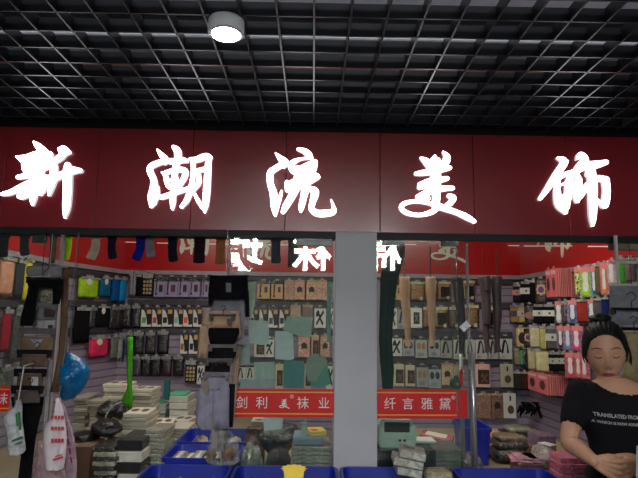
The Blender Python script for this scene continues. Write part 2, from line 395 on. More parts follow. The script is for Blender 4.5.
# ------------------------------------------------------------------ packets
def shape(kind, x0, z0, x1, z1):
    w, h = x1-x0, z1-z0; f = lambda P: [[(x0+w*u, z0+h*v) for u, v in q] for q in P]
    if kind == 'rect': return f([[(0, 0), (1, 0), (1, 1), (0, 1)]])
    if kind == 'oval': return f([[(.5+.5*math.cos(a*math.pi/9), .5+.5*math.sin(a*math.pi/9)) for a in range(18)]])
    if kind == 'fan': return f([[(.1, .0), (.35, .12), (.65, .12), (.9, 0), (1, .4), (.95, .7), (.75, .95), (.5, 1), (.25, .95), (.05, .7), (0, .4)]])
    if kind == 'leg': return f([[(.1, 0), (.75, 0), (.7, .12), (.45, .2), (.6, .5), (.6, .8), (.75, 1), (.3, 1), (.25, .7), (.2, .4), (.2, .15)]])
    if kind == 'arch': return f([[(0, 0), (.2, 0), (.35, .6), (.42, .82), (.55, .85), (.5, 1), (.3, 1), (.18, .8)], [(.6, 0), (.82, .05), (.72, .5), (.58, .9), (.42, .95), (.5, .8), (.6, .5)]])
    if kind == 'cross': return f([[(0, .1), (.15, 0), (.55, .45), (1, .85), (.85, 1), (.45, .6)], [(.75, 0), (.95, .12), (.6, .5), (.35, 1), (.12, .95), (.4, .5)], [(.0, .55), (.3, .6), (.3, .9), (.05, .85)]])
    if kind == 'swoosh': return f([[(0, 0), (.62, 0), (.58, .3), (.45, .65), (.25, .92), (0, 1)], [(.62, 0), (1, 0), (1, .14), (.6, .12)]])
    if kind == 'grid': return f([[(c/3+.05, r/4+.04), (c/3+.27, r/4+.04), (c/3+.27, r/4+.2), (c/3+.05, r/4+.2)] for c in range(3) for r in range(4)])
    if kind == 'lines': return f([[(0, v), (.9-.2*(i % 2), v), (.9-.2*(i % 2), v+.06), (0, v+.06)] for i, v in enumerate((.0, .25, .5, .75))])
    if kind == 'ushape': 
        a = [(.0, .42), (0, .3), (.15, .08), (.4, 0), (.6, 0), (.85, .08), (1, .3), (1, 1), (0, 1)]
        return f([a])
    if kind == 'insole': return f([[(.35, .02), (.65, .02), (.82, .18), (.8, .4), (.72, .6), (.82, .85), (.7, .98), (.3, .98), (.18, .85), (.28, .6), (.2, .4), (.18, .18)]])
    if kind == 'badge': return f([[(.5, 0), (.68, .15), (.95, .15), (.9, .4), (1, .55), (.88, .72), (.9, .92), (.65, .88), (.5, 1), (.35, .88), (.1, .92), (.12, .72), (0, .55), (.1, .4), (.05, .15), (.32, .15)]])
    if kind == 'spots': 
        rr_ = random.Random(3); return f([[(cx+.09*math.cos(a), cz+.05*math.sin(a)) for a in [k*1.05 for k in range(6)]] for cx, cz in [(rr_.uniform(.1, .9), rr_.uniform(.05, .95)) for _ in range(14)]])
    return f([[(0, 0), (1, 0), (1, 1), (0, 1)]])
CACHE = {}
def body_mesh(kind, w, h, t):
    k = (kind, round(w, 3), round(h, 3), round(t, 3))
    if k in CACHE: return CACHE[k].copy()
    mb = MB()
    if kind == 'card':
        mb.box(-w/2, -t, 0, w/2, 0, h, bev=min(.003, t*.3)); me = mb.mesh('card')
    else:                                         # pillow bag with a flat seam round it
        nx, nz = 6, 9; seed = len(CACHE)*3.1
        def pt(i, j, s):
            u, v = i/nx, j/nz; e = (max(0, math.sin(math.pi*u))**.45)*(max(0, math.sin(math.pi*v))**.35)
            q = noise.noise(Vector((u*4+seed, v*5, s)))*.25
            ex = noise.noise(Vector((v*4, seed, 1)))*.02*w
            return Vector(((u-.5)*w+ex, -t/2-s*t*.5*e*(.85+q)*(1 if s > 0 else .98), v*h))
        G = {}
        for s in (1, -1):
            for i in range(nx+1):
                for j in range(nz+1):
                    if s == -1 and (i in (0, nx) or j in (0, nz)): G[s, i, j] = G[1, i, j]
                    else: G[s, i, j] = mb.b.verts.new(pt(i, j, s))
            for i in range(nx):
                for j in range(nz): mb.b.faces.new((G[s, i, j], G[s, i+1, j], G[s, i+1, j+1], G[s, i, j+1]))
        me = mb.mesh('bag', True)
    CACHE[k] = me; return me.copy()
HF = film('clear header film', (190, 190, 185), .55)
DKF = film('dark header film', (60, 60, 66), .9)
BLK = (22, 22, 26)
def packet(loc, rz, w, h, spec, label, cat='packet', group=None, t=None, name='hosiery_packet'):
    """spec: (body kind, body colour, material kind, [layer name, shape, u0,v0,u1,v1, colour, material kind] ...)"""
    kind, bc, mk, layers = spec
    t = t or (.022 if kind == 'card' else .035)
    r = thing(name, label, cat, loc, rz, group)
    bm_ = body_mesh(kind, w, h, t); bm_.materials.clear()
    link('card' if kind == 'card' else 'bag', bm_, C(bc, mk), r)
    yf = -t if kind == 'card' else -t*.97
    for k, (ln, sh, u0, v0, u1, v1, c, lk) in enumerate(layers):
        mb = MB()
        for q in shape(sh, (u0-.5)*w, v0*h, (u1-.5)*w, v1*h): mb.prism(q, yf-.0012-k*.0009, yf+.004)
        link(ln, mb.mesh(ln), C(c, lk) if lk != 'film' else HF, r)
    # the hole tab it hangs by
    mb = MB(); mb.box(-w*.16, -t*.7, h-.001, w*.16, -t*.5, h+.016); link('hang_tab', mb.mesh('hang_tab'), HF, r)
    return r
GOLD = (186, 150, 84)
S = {
 'lav': lambda k=0: ('card', (150, 143, 178), 'print', [('header', 'rect', 0, .76, 1, 1, BLK, 'wrap'), ('leg_print', 'leg', .1, .1, .4, .8, (38, 28, 34), 'print'), ('photo_window', 'rect', .48, .25, .82, .6, ((42, 36, 46) if k % 2 == 0 else (88, 48, 60)), 'print')]),
 'curve': lambda c: ('card', (26, 25, 28), 'print', [('header', 'rect', 0, .86, 1, 1, (50, 50, 52), 'wrap'), ('white_curve', 'swoosh', .03, .02, .97, .88, (205, 205, 196), 'print'), ('colour_patch', 'rect', .1, .2, .48, .48, c, 'print'), ('gold_tag', 'rect', .55, .66, .95, .86, GOLD, 'print'), ('leg_print', 'leg', .62, .12, .9, .62, (10, 10, 12), 'print')]),
 'clearblack': lambda c=(24, 24, 28): ('bag', c, 'wrap', [('header', 'rect', .04, .84, .96, 1, (120, 120, 120), 'wrap'), ('small_print', 'lines', .3, .5, .8, .66, (90, 90, 92), 'print')]),
 'grid': lambda: ('bag', (34, 32, 32), 'wrap', [('header', 'rect', .05, .8, .95, 1, (150, 150, 148), 'wrap'), ('gold_squares', 'grid', .1, .05, .9, .72, (170, 155, 110), 'print')]),
 'nude': lambda c=(196, 150, 122), b=1: ('card', c, 'wrap', ([('header', 'rect', 0, .9, 1, 1, (170, 140, 120), 'wrap')]+([('dark_badge', 'fan', .24, .36, .76, .66, (40, 36, 42), 'print')] if b else [('faint_badge', 'oval', .3, .38, .7, .62, tuple(int(x*.87) for x in c), 'print')]))),
 'nudeleg': lambda: ('card', (206, 164, 118), 'print', [('header', 'rect', 0, .82, 1, 1, (58, 56, 54), 'wrap'), ('leg_print', 'leg', .12, .1, .45, .8, (30, 26, 28), 'print'), ('photo_window', 'rect', .58, .36, .8, .66, (60, 56, 66), 'print')]),
 'plain': lambda c, lab=1: ('bag', c, 'cloth', ([('header', 'rect', .05, .9, .95, 1, (150, 155, 150), 'wrap')]+([('oval_label', 'oval', .3, .6, .55, .92, (225, 222, 205), 'print')] if lab else []))),
 'cross': lambda: ('card', (205, 205, 200), 'print', [('header', 'rect', 0, .92, 1, 1, (90, 90, 90), 'wrap'), ('leg_print', 'cross', .12, .12, .85, .85, (22, 22, 26), 'print')]),
 'arch': lambda c=(190, 192, 186): ('card', c, 'print', [('header', 'rect', 0, .88, 1, 1, (52, 52, 56), 'wrap'), ('leg_print', 'arch', .12, .25, .88, .84, (24, 24, 28), 'print'), ('small_print', 'lines', .12, .06, .5, .18, (140, 70, 60), 'print')]),
 'ovals': lambda c, o: ('card', c, 'print', [('header', 'rect', 0, .9, 1, 1, (60, 64, 68), 'wrap'), ('left_oval', 'oval', .12, .42, .46, .78, o, 'print'), ('right_oval', 'oval', .54, .42, .88, .78, o, 'print'), ('small_print', 'lines', .2, .12, .8, .3, (110, 112, 116), 'print')]),
 'bag': lambda win=1, c=(150, 108, 66): ('bag', c, 'wrap', ([('black_window', 'rect', .2, .15, .86, .72, (16, 16, 18), 'gloss')] if win else [])+[('small_label', 'rect', .64, .04, .84, .2, (180, 168, 150), 'print'), ('header', 'rect', .05, .86, .95, 1, (190, 176, 140), 'wrap')]),
 'frame': lambda: ('card', (214, 216, 206), 'print', [('black_photo', 'rect', .26, .2, .78, .78, (30, 30, 34), 'print'), ('small_print', 'cross', .36, .28, .68, .7, (120, 120, 120), 'print')]),
 'photo': lambda c=(200, 190, 160): ('card', c, 'print', [('dark_photo', 'rect', .22, .14, .95, .76, (52, 40, 36), 'print'), ('leg_print', 'cross', .4, .2, .85, .6, (120, 84, 64), 'print')]),
 'pinkov': lambda o=(40, 34, 44): ('card', (232, 116, 120), 'print', [('header', 'rect', .1, .8, .9, .94, (235, 200, 200), 'print'), ('dark_oval', 'oval', .24, .22, .76, .7, o, 'print')]),
 'insole': lambda c, body=(120, 112, 120): ('card', body, 'wrap', [('header', 'rect', .1, .8, .9, 1, (230, 130, 130), 'print'), ('colour_edge', 'insole', .02, .04, .8, .84, c, 'print'), ('white_insole', 'insole', .14, .16, .68, .82, (226, 226, 226), 'print')]),
 'banded': lambda c=BLK, b=(200, 200, 190): ('bag', c, 'cloth', [('paper_band', 'rect', 0, .38, 1, .68, b, 'print'), ('header', 'rect', .1, .86, .9, 1, (120, 120, 120), 'wrap'), ('small_print', 'rect', .42, .48, .56, .58, (40, 40, 40), 'print')]),
 'badge': lambda c, o: ('bag', c, 'wrap', [('gold_badge', 'badge', .1, .32, .95, .78, (206, 172, 110), 'print'), ('badge_centre', 'oval', .28, .42, .78, .68, o, 'print')]),
 'box': lambda c=(208, 206, 192): ('card', c, 'print', [('brown_circle', 'oval', .3, .18, .82, .52, (92, 70, 52), 'print'), ('dark_bar', 'rect', .48, .7, .6, .9, (40, 38, 40), 'print')]),
}
def on_wall(px0, y0, px1, y1, wl, spec, label, off=.035, t=None, group=None, cat='packet', name='hosiery_packet'):
    """hang a packet on a wall so that it covers the given part of the view"""
    a = on_line(px0, y1, wl[0], wl[1], off); b = on_line(px1, y1, wl[0], wl[1], off); c = on_line((px0+px1)/2, y0, wl[0], wl[1], off)
    w = (Vector((b.x, b.y))-Vector((a.x, a.y))).length; z = (a.z+b.z)/2; h = c.z-z
    d = Vector(wl[1])-Vector(wl[0]); 
    if (b-a).x*d.x+(b-a).y*d.y < 0: d = -d
    t0 = t or (.022 if spec[0] == 'card' else .035)
    n = Vector((d.y, -d.x)).normalized()
    m = (a+b)/2
    return packet((m.x-n.x*(0), m.y, z), math.atan2(d.y, d.x), w*.97, h-.008, spec, label, cat, group, t, name)
def rail(px0, px1, y, wl, label, off=.0, h=.05):  # dark rail, made tall to stand in for shadow bands between rows
    a = on_line(px0, y, wl[0], wl[1], .02); b = on_line(px1, y, wl[0], wl[1], .02)
    mb = MB(); d = b-a; L_ = math.hypot(d.x, d.y)
    mb.box(0, -.012, -h/2, L_, .02, h/2, bev=.002)
    o = link('hanging_rail', mb.mesh('hanging_rail'), mat('dark grey hanging rail', (58, 56, 62), .5), None, a, math.atan2(d.y, d.x)); tag(o, label, 'rail')
GN, TL, RD = (60, 150, 70), (110, 176, 180), (222, 84, 54)
# back wall, left of the middle hanging trousers
for y, d_ in ((276, 'top'), (302, 'second'), (330, 'third'), (358, 'fourth')):
    rail(128, 333, y, BW, 'dark grey rail and shadow band that the %s row of packets hangs from, left part of back wall' % d_)
for y, d_ in ((280, 'top'), (304, 'second'), (333, 'third'), (361, 'fourth')):
    rail(380, 512, y, BW, 'dark grey rail and shadow band that the %s row of packets hangs from, right part of back wall' % d_)
rail(474, 516, 391, BW, 'dark grey rail and shadow band above the two brown glossy packets low on the back wall')
B = 'on back wall'
def row(items, wl, off=.035): 
    for x0, y0, x1, y1, sp, lab in items: on_wall(x0, y0, x1, y1, wl, sp, lab, off)
row([
 (129, 273, 136, 296, S['plain']((150, 140, 150), 0), 'thin grey striped packet with pink top at left end of top row on back wall'),
 (136, 274, 142, 296, S['plain'](BLK, 0), 'thin black packet in top row beside the grey striped packet'),
 (142, 273, 154, 296, S['grid'](), 'packet with rows of small gold squares in top row left of the lavender cards'),
 (154, 276, 165, 297, S['lav'](0), 'leftmost lavender tights card with black header, top row of back wall'),
 (165, 276, 178, 297, S['lav'](1), 'second lavender tights card from the left, reddish photo window, top row'),
 (178, 276, 189, 297, S['lav'](0), 'third lavender tights card from the left in top row'),
 (189, 276, 200, 297, S['lav'](0), 'fourth lavender tights card from the left in top row'),
 (202, 276, 209, 297, S['lav'](1), 'narrow lavender tights card partly behind the black hanging skirt'),
 (121, 304, 131, 328, S['clearblack'](), 'clear wrapped black packet at left end of second row on back wall'),
 (131, 304, 141, 328, S['clearblack']((34, 34, 40)), 'clear wrapped black packet just left of the green patch card'),
 (141, 306, 152, 327, S['curve'](GN), 'black and white curved sock card with green patch'),
 (152, 306, 162, 327, S['curve']((190, 60, 84)), 'black and white curved sock card with rose red patch'),
 (162, 306, 173, 327, S['curve']((20, 24, 22)), 'black and white curved sock card with black patch, between rose and teal ones'),
 (174, 306, 183, 327, S['curve'](TL), 'black and white curved sock card with pale teal patch'),
 (183, 306, 193, 327, S['curve'](RD), 'black and white curved sock card with orange red patch'),
 (193, 306, 202, 327, S['curve']((84, 44, 56)), 'black and white curved sock card with maroon patch'),
 (126, 331, 133, 354, S['clearblack']((44, 44, 48)), 'narrow clear wrapped packet behind the green cloth top, third row'),
 (133, 331, 144, 354, S['clearblack'](), 'clear wrapped black packet right of the green cloth, third row'),
 (145, 331, 156, 354, S['clearblack']((30, 30, 34)), 'middle clear wrapped black packet of three in third row'),
 (157, 330, 169, 354, S['clearblack']((28, 28, 30)), 'shiny black packet with silver header, right one of three in third row'),
 (180, 331, 188, 354, S['curve']((150, 96, 60)), 'black and white curved sock card with brown patch'),
 (189, 331, 198, 354, S['curve']((22, 22, 22)), 'black and white curved sock card with black patch left of tan shorts'),
 (133, 355, 141, 376, S['clearblack']((66, 66, 68)), 'silvery grey packet at left end of fourth row'),
 (141, 355, 151, 376, S['clearblack']((20, 18, 22)), 'black packet next to the silvery one in fourth row'),
 (151, 355, 161, 376, S['clearblack']((26, 22, 28)), 'black packet in middle of fourth row above teal pole'),
 (161, 355, 172, 376, S['clearblack']((36, 24, 28)), 'black packet with reddish print in fourth row'),
 (173, 355, 184, 376, S['clearblack']((22, 22, 26)), 'black packet left of gold square packet in fourth row'),
 (185, 359, 197, 382, S['grid'](), 'packet with rows of gold squares under the curved cards with brown and black patches'),
 (197, 363, 204, 384, S['cross'](), 'white card with dark print just left of the lavender trousers'),
 # seen through the left pane
 (257, 280, 270, 299, S['nudeleg'](), 'tan stocking card with leg print, left one of two, top row behind left pane'),
 (271, 280, 283, 299, S['nudeleg'](), 'tan stocking card with leg print, right one of two, top row behind left pane'),
 (284, 279, 294, 300, S['nude']((186, 138, 118), 0), 'plain reddish nude packet without badge in top row behind left pane'),
 (294, 279, 305, 300, S['nude']((202, 154, 132)), 'nude packet with dark fan badge in top row, left of two'),
 (306, 279, 317, 300, S['nude']((206, 160, 132)), 'nude packet with dark fan badge in top row, right of two'),
 (317, 279, 327, 300, S['nude']((204, 160, 136), 0), 'plain nude packet at right end of top row behind left pane'),
 (250, 306, 258, 328, S['curve']((40, 42, 40)), 'curved sock card half hidden by the tan strip, second row behind left pane'),
 (259, 306, 267, 328, S['curve']((170, 150, 120)), 'curved sock card with tan patch behind left pane'),
 (268, 306, 278, 328, S['curve']((60, 64, 62)), 'curved sock card with dark grey patch, left of two, behind left pane'),
 (279, 306, 289, 328, S['curve']((34, 34, 34)), 'curved sock card with black patch behind left pane'),
 (290, 304, 301, 328, S['nude']((176, 142, 118), 0), 'clear nude packet above the tilted paper sheet'),
 (302, 304, 313, 328, S['nude']((122, 108, 102), 0), 'brownish grey packet above the tilted paper sheet'),
 (314, 306, 326, 328, S['cross'](), 'white card with crossed black leg print at right of left pane'),
 (328, 306, 334, 328, S['cross'](), 'narrow white card next to the column in second row'),
 (254, 337, 265, 357, S['photo']((190, 190, 176)), 'pale card with dark photo, third row behind left pane'),
 (265, 337, 274, 357, S['cross'](), 'white card with dark legs left of the upright paper sheet'),
 (298, 334, 310, 357, S['nude']((206, 156, 138)), 'pinkish nude card with dark fan badge in third row'),
 (311, 334, 319, 357, S['photo']((190, 150, 130)), 'nude card with dark print between two badge cards in third row'),
 (320, 334, 330, 357, S['nude']((190, 148, 130)), 'nude badge card in third row beside the column'),
 (236, 364, 246, 382, S['arch']((190, 190, 184)), 'white card with purple leg print, left one of two, above red sticker'),
 (246, 364, 255, 382, S['arch']((186, 188, 180)), 'white card with purple leg print, right one of two, above red sticker'),
 (275, 363, 283, 389, S['photo']((190, 180, 150)), 'narrow pale card between grey and teal paper sheets'),
 (304, 363, 311, 389, S['photo']((176, 168, 150)), 'narrow card with dark photo between teal sheet and round cloth'),
 (326, 363, 334, 389, S['cross'](), 'white card beside column just above red sticker'),
 # seen through the right pane
 (393, 281, 401, 300, S['nudeleg'](), 'tan card half behind the dark green tights'),
 (409, 281, 425, 301, S['bag'](0), 'brown plastic tights bag between the two beige display legs, top row'),
 (424, 280, 437, 300, S['bag'](1), 'brown bag with black window behind right beige display leg, top row'),
 (437, 281, 451, 300, S['bag'](1, (160, 122, 70)), 'gold brown shiny bag with black window left of dark display leg, top row'),
 (462, 280, 475, 300, S['bag'](1, (150, 120, 74)), 'gold brown shiny bag with black window behind thin white door frame, top row'),
 (389, 306, 397, 329, S['cross'](), 'white card with dark curved print beside the dark green tights'),
 (397, 306, 409, 329, S['arch']((150, 150, 150)), 'grey card with thin leg print, second row behind right pane'),
 (410, 307, 422, 328, S['frame'](), 'white board with black framed picture in second row behind right pane'),
 (422, 306, 434, 328, S['bag'](0, (128, 92, 60)), 'brown bag behind the right beige display leg, second row'),
 (434, 306, 448, 328, S['bag'](1, (150, 124, 60)), 'gold shiny bag with black window in second row'),
 (448, 306, 458, 328, S['bag'](0, (84, 62, 50)), 'dark brown bag left of dark display leg in second row'),
 (463, 304, 479, 328, S['bag'](0, (128, 98, 66)), 'brown bag right of the dark display leg, second row'),
 (485, 306, 496, 328, S['bag'](1, (104, 78, 58)), 'dark brown bag behind the sheer black display legs'),
 (391, 336, 402, 356, S['cross'](), 'white card with crossed black legs, third row behind right pane'),
 (402, 337, 414, 356, S['ovals']((160, 166, 168), (52, 58, 60)), 'grey card with two dark ovals, left one of two, third row'),
 (415, 337, 427, 358, S['ovals']((176, 178, 172), (160, 130, 90)), 'grey card with two gold ovals in third row'),
 (428, 337, 440, 357, S['ovals']((160, 164, 170), (48, 52, 58)), 'grey card with two dark ovals, right one of two, third row'),
 (440, 337, 452, 358, S['arch']((150, 150, 144)), 'greyish leg print card just right of the dark oval cards'),
 (453, 336, 464, 359, S['arch']((196, 198, 192)), 'white leg print card behind foot of dark display leg'),
 (465, 336, 475, 359, S['arch']((180, 184, 176)), 'white leg print card behind chrome handle top'),
 (475, 336, 487, 359, S['arch']((176, 180, 174)), 'white leg print card under the left sheer black display leg'),
 (488, 336, 498, 359, S['arch']((164, 168, 162)), 'grey white leg print card under the right sheer black display leg'),
 (499, 335, 512, 359, S['arch']((190, 192, 186)), 'white leg print card at right end of third row on back wall'),
 (393, 363, 404, 386, S['photo']((196, 190, 160)), 'cream card with brown photo above red sticker, left of two'),
 (405, 364, 415, 386, S['photo']((196, 186, 156)), 'cream card with brown photo above red sticker, right of two'),
 (416, 364, 428, 387, S['ovals']((156, 158, 156), (150, 128, 100)), 'grey card with two tan ovals in fourth row'),
 (428, 366, 441, 388, S['ovals']((160, 166, 168), (50, 56, 58)), 'grey card with two dark ovals in fourth row'),
 (441, 362, 453, 385, S['nude']((196, 170, 130), 1), 'nude card with dark prints in fourth row above green bottle'),
 (453, 363, 463, 386, S['nude']((186, 170, 140), 0), 'pale nude card behind green bottle in fourth row'),
 (474, 363, 490, 387, S['photo']((220, 176, 160)), 'pale pink box with framed black picture, right of chrome handle'),
 (500, 363, 513, 387, S['box']((180, 176, 158)), 'cream box with brown circle alone in fourth row near the corner'),
 (476, 392, 491, 418, S['nude']((150, 114, 96), 0), 'brown glossy packet without oval, low row right of chrome handle'),
 (491, 392, 503, 418, S['nude']((124, 92, 76), 1), 'brown glossy packet with black oval in low row'),
 (503, 392, 516, 418, S['box']((214, 212, 204)), 'white box with black circle at right end of low row'),
], BW)
# angled wall at left
LA = LW1
for y, d_ in ((272, 'top'), (303, 'second'), (331, 'third')):
    rail(66, 124, y, LW1, 'dark grey rail and shadow band that the %s row hangs from on the angled left wall' % d_)
row([
 (75, 276, 97, 298, S['plain']((156, 200, 40)), 'lime green wrapped packet with oval label on angled left wall'),
 (97, 276, 109, 297, S['plain']((18, 100, 140)), 'teal blue wrapped packet with oval label beside the lime one'),
 (109, 276, 117, 302, S['plain']((14, 84, 150), 0), 'deep blue narrow wrapped packet between two other blue ones'),
 (117, 277, 124, 302, S['plain']((20, 140, 200), 0), 'bright sky blue wrapped packet on angled left wall'),
 (70, 306, 87, 343, S['plain']((14, 14, 17), 0), 'long plain black tights packet on angled left wall'),
 (86, 306, 93, 328, S['clearblack']((60, 60, 64)), 'clear shiny dark packet right of the long black one'),
 (93, 305, 107, 326, S['plain']((20, 20, 22)), 'black packet with white oval label on angled left wall'),
 (107, 305, 114, 329, S['clearblack']((40, 40, 42)), 'shiny wrapped black packet right of the oval labelled black one'),
 (114, 305, 121, 329, S['clearblack']((26, 26, 28)), 'shiny wrapped black packet nearest the corner on angled wall'),
 (86, 336, 107, 357, S['plain']((214, 50, 92)), 'rose pink wrapped packet with oval label on angled left wall'),
 (108, 334, 116, 359, S['plain']((110, 112, 108), 0), 'clear wrapped grey packet right of the rose pink one'),
 (115, 336, 120, 359, S['plain']((156, 158, 142), 0), 'thin pale grey green packet beside clear grey packet'),
 (120, 337, 124, 362, S['plain']((30, 60, 110), 0), 'thin navy blue packet left of red one'),
 (123, 337, 128, 362, S['plain']((186, 34, 50), 0), 'thin red packet left of the green cloth'),
], LW1)
# near left wall
row([
 (-6, 255, 10, 296, S['plain']((206, 150, 120), 0), 'large salmon pink packet at the left picture edge, top row'),
 (10, 258, 20, 297, S['plain']((58, 62, 64), 0), 'dark grey packet between salmon and yellow packets'),
 (19, 256, 27, 301, S['plain']((206, 190, 40), 0), 'yellow packet left of the hanging black leggings'),
 (-4, 308, 6, 352, S['plain']((150, 20, 40), 0), 'dark red packet at the left picture edge'),
 (6, 306, 19, 362, S['clearblack']((70, 74, 70)), 'clear grey green wrapped packet right of the dark red one'),
 (-6, 366, 10, 392, S['clearblack']((86, 90, 80)), 'shiny crumpled clear packet above the red sticker at left edge'),
], LW2)
rail(-10, 46, 303, LW2, 'dark grey rail and shadow band between the two rows of packets on near left wall')
# right wall ------------------------------------------------------------------
for (x0, y0, x1, y1, nm) in ((526, 277, 612, 264, 'top'), (520, 303.5, 612, 300, 'second'), (524, 331, 600, 330, 'third'), (520, 349, 596, 349, 'fourth'), (524, 369, 596, 376, 'fifth')):
    a = on_line(x0, y0, RW[0], RW[1], .01); b = on_line(x1, y0 if nm != 'top' else y1, RW[0], RW[1], .01)
    b.z = a.z
    mb = MB(); d = b-a; mb.box(0, -.008, -.02, math.hypot(d.x, d.y), .01, .02, bev=.002)
    tag(link('hanging_rail', mb.mesh('hanging_rail'), MT['dark grey hanging rail'], None, a, math.atan2(d.y, d.x)), 'dark rail that the %s row of packets hangs from on right wall' % nm, 'rail')
def oblique(x0, y0, x1, y1, spec, label, dep=.1, turn=-38, **k):
    """packet standing out from the right wall on its peg, turned towards the doorway"""
    a = on_line((x0+x1)/2, y1, RW[0], RW[1], dep); d = a.y; pxm = d/F
    w = (x1-x0)*pxm; h = (y1-y0)*pxm*.99
    r = packet(a, R(turn), w/max(.5, math.cos(R(turn))), h-.01, spec, label, **k)
    mb = MB(); mb.tube([(0, 0, h*.97), (math.cos(R(turn))*.0+dep*math.cos(-R(turn)), dep*math.sin(-R(turn)), h*.97+.012)], .003, seg=6)
    o = link('wall_peg', mb.mesh('peg'), C((120, 118, 122), 'metal'), r); return r
for it in [
 (515, 283, 523, 302, S['banded']((46, 40, 44), (190, 130, 130)), 'dark socks with pink paper band, top row at the corner of right wall'),
 (523, 280, 533, 302, S['banded'](BLK, (206, 206, 198)), 'black socks with white paper band, top row of right wall'),
 (532, 279, 539, 303, S['plain'](BLK, 0), 'plain black sock packet left of the gold badge packet, top row'),
 (538, 277, 547, 304, S['badge']((70, 56, 56), (92, 50, 120)), 'dark packet with gold badge and purple centre, top row of right wall'),
 (577, 266, 584, 296, ('bag', (206, 216, 110), 'wrap', [('black_spots', 'spots', .1, .05, .9, .8, (20, 22, 14), 'print'), ('header', 'rect', .1, .82, .9, 1, (230, 130, 130), 'print')]), 'lime packet with black animal spots, right of the upper pink card stack'),
 (583, 265, 594, 297, S['insole']((158, 222, 40), (150, 176, 96)), 'bright lime edged insole packet in top row of right wall'),
 (593, 264, 599, 296, S['insole']((30, 80, 150), (120, 150, 150)), 'blue edged insole packet next to the lime one'),
 (598, 262, 604, 295, S['plain']((116, 92, 70), 0), 'brown packet between blue and orange edged insole packets'),
 (603, 261, 610, 295, S['insole']((240, 120, 80), (190, 130, 110)), 'orange edged insole packet in top row of right wall'),
 (610, 258, 617, 284, S['insole']((220, 216, 216), (190, 170, 170)), 'white insole packet left of the white frame post'),
 (619, 256, 627, 285, S['plain']((70, 170, 40), 0), 'green packet seen behind the white frame at right edge'),
 (628, 256, 636, 282, S['plain']((120, 100, 104), 0), 'mauve grey packet seen behind the white frame at right edge'),
 (512, 304, 520, 323, S['banded']((170, 134, 92), (60, 60, 60)), 'tan socks with dark band at left end of second row of right wall'),
 (520, 304, 528, 323, S['banded']((190, 160, 110), (170, 170, 160)), 'beige socks with grey band in second row of right wall'),
 (527, 303, 536, 325, ('bag', (46, 44, 48), 'wrap', [('brown_oval', 'oval', .05, .3, .98, .62, (150, 108, 92), 'print')]), 'dark packet with flat brown oval label in second row'),
 (536, 303, 546, 323.5, S['banded'](BLK, (196, 196, 190)), 'black socks with white band, left of two in second row'),
 (546, 303, 557, 323.5, S['banded']((18, 18, 20), (212, 212, 204)), 'black socks with white band, right of two in second row'),
 (557, 300, 565, 324, S['insole']((196, 196, 200), (70, 66, 72)), 'white insole packet with dark right side in second row'),
 (564, 300, 570, 324, S['clearblack']((84, 62, 66)), 'dark mauve packet left of the blue edged one in second row'),
 (570, 299, 580, 323, S['insole']((40, 70, 160), (120, 110, 140)), 'navy edged insole packet in second row of right wall'),
 (580, 298, 590, 323, S['plain']((160, 56, 48), 0), 'brick red packet right of the navy edged insole packet'),
 (590, 298, 597, 322, S['insole']((190, 190, 194), (90, 80, 88)), 'white insole packet above the hair bun'),
 (596, 297, 604, 320, S['plain']((92, 84, 92), 0), 'dark grey packet above the hair bun'),
 (604, 296, 610, 318, S['plain']((24, 40, 96), 0), 'dark blue packet left of hanging grey garment'),
 (518, 326, 527, 348, ('bag', (200, 176, 120), 'wrap', [('black_oval', 'oval', .3, .2, .95, .75, (18, 16, 18), 'print')]), 'gold packet with black oval in third row of right wall'),
 (526, 328, 533, 348, S['badge']((40, 30, 36), (96, 50, 130)), 'dark packet with gold badge and purple centre in third row'),
 (532, 324, 542, 348, S['plain']((206, 198, 160), 0), 'cream packet in third row of right wall'),
 (542, 325, 550, 350, S['plain']((190, 186, 110), 0), 'yellowish cream packet in third row of right wall'),
 (549, 325, 560, 350, S['banded']((92, 92, 94), (190, 190, 184)), 'grey socks with white band in third row of right wall'),
 (559, 325, 566, 349, S['insole']((24, 22, 26), (120, 100, 120)), 'black edged insole packet in third row of right wall'),
 (566, 325, 574, 350, S['insole']((100, 150, 190), (140, 120, 150)), 'light blue edged insole packet in third row'),
 (574, 325, 584, 351, S['insole']((240, 50, 140), (130, 90, 110)), 'hot pink edged insole packet beside the hair'),
 (516, 348, 523, 365, S['plain']((150, 140, 110), 0), 'tan and black packet at left end of fourth row of right wall'),
 (522, 348, 530, 366, ('bag', (60, 60, 60), 'wrap', [('green_edge', 'rect', .1, .1, .35, .9, (70, 150, 90), 'print'), ('black_oval', 'oval', .5, .2, .95, .75, (18, 16, 18), 'print')]), 'dark packet with green edge in fourth row'),
 (530, 347, 538, 370, S['plain']((196, 190, 150), 0), 'cream packet left of the pale yellow one in fourth row'),
 (538, 348, 551, 372, S['plain']((204, 200, 150), 0), 'pale yellow packet in fourth row of right wall'),
 (551, 351, 558, 371, S['banded'](BLK, (170, 170, 160)), 'black socks with pale band, leftmost of three in fourth row'),
 (558, 351, 564, 371, S['banded'](BLK, (170, 170, 160)), 'black socks with pale band, middle of three in fourth row'),
 (563, 351, 569, 371, S['banded'](BLK, (170, 170, 160)), 'black socks with pale band, rightmost of three in fourth row'),
 (568, 352, 578, 378, S['insole']((220, 60, 90), (170, 90, 100)), 'crimson edged insole packet in fourth row of right wall'),
 (577, 353, 584, 378, S['insole']((226, 100, 100), (170, 100, 104)), 'coral edged insole packet left of woman, left of two'),
 (583, 353, 590, 379, S['insole']((230, 110, 120), (180, 100, 110)), 'coral edged insole packet nearest the cheek of the woman'),
 (516, 371, 523, 390, S['plain']((50, 52, 44), 0), 'dark olive packet at left end of fifth row'),
 (523, 371, 529, 390, S['plain']((70, 40, 36), 0), 'dark brown packet next to pink oval cards in fifth row'),
]: oblique(*it)
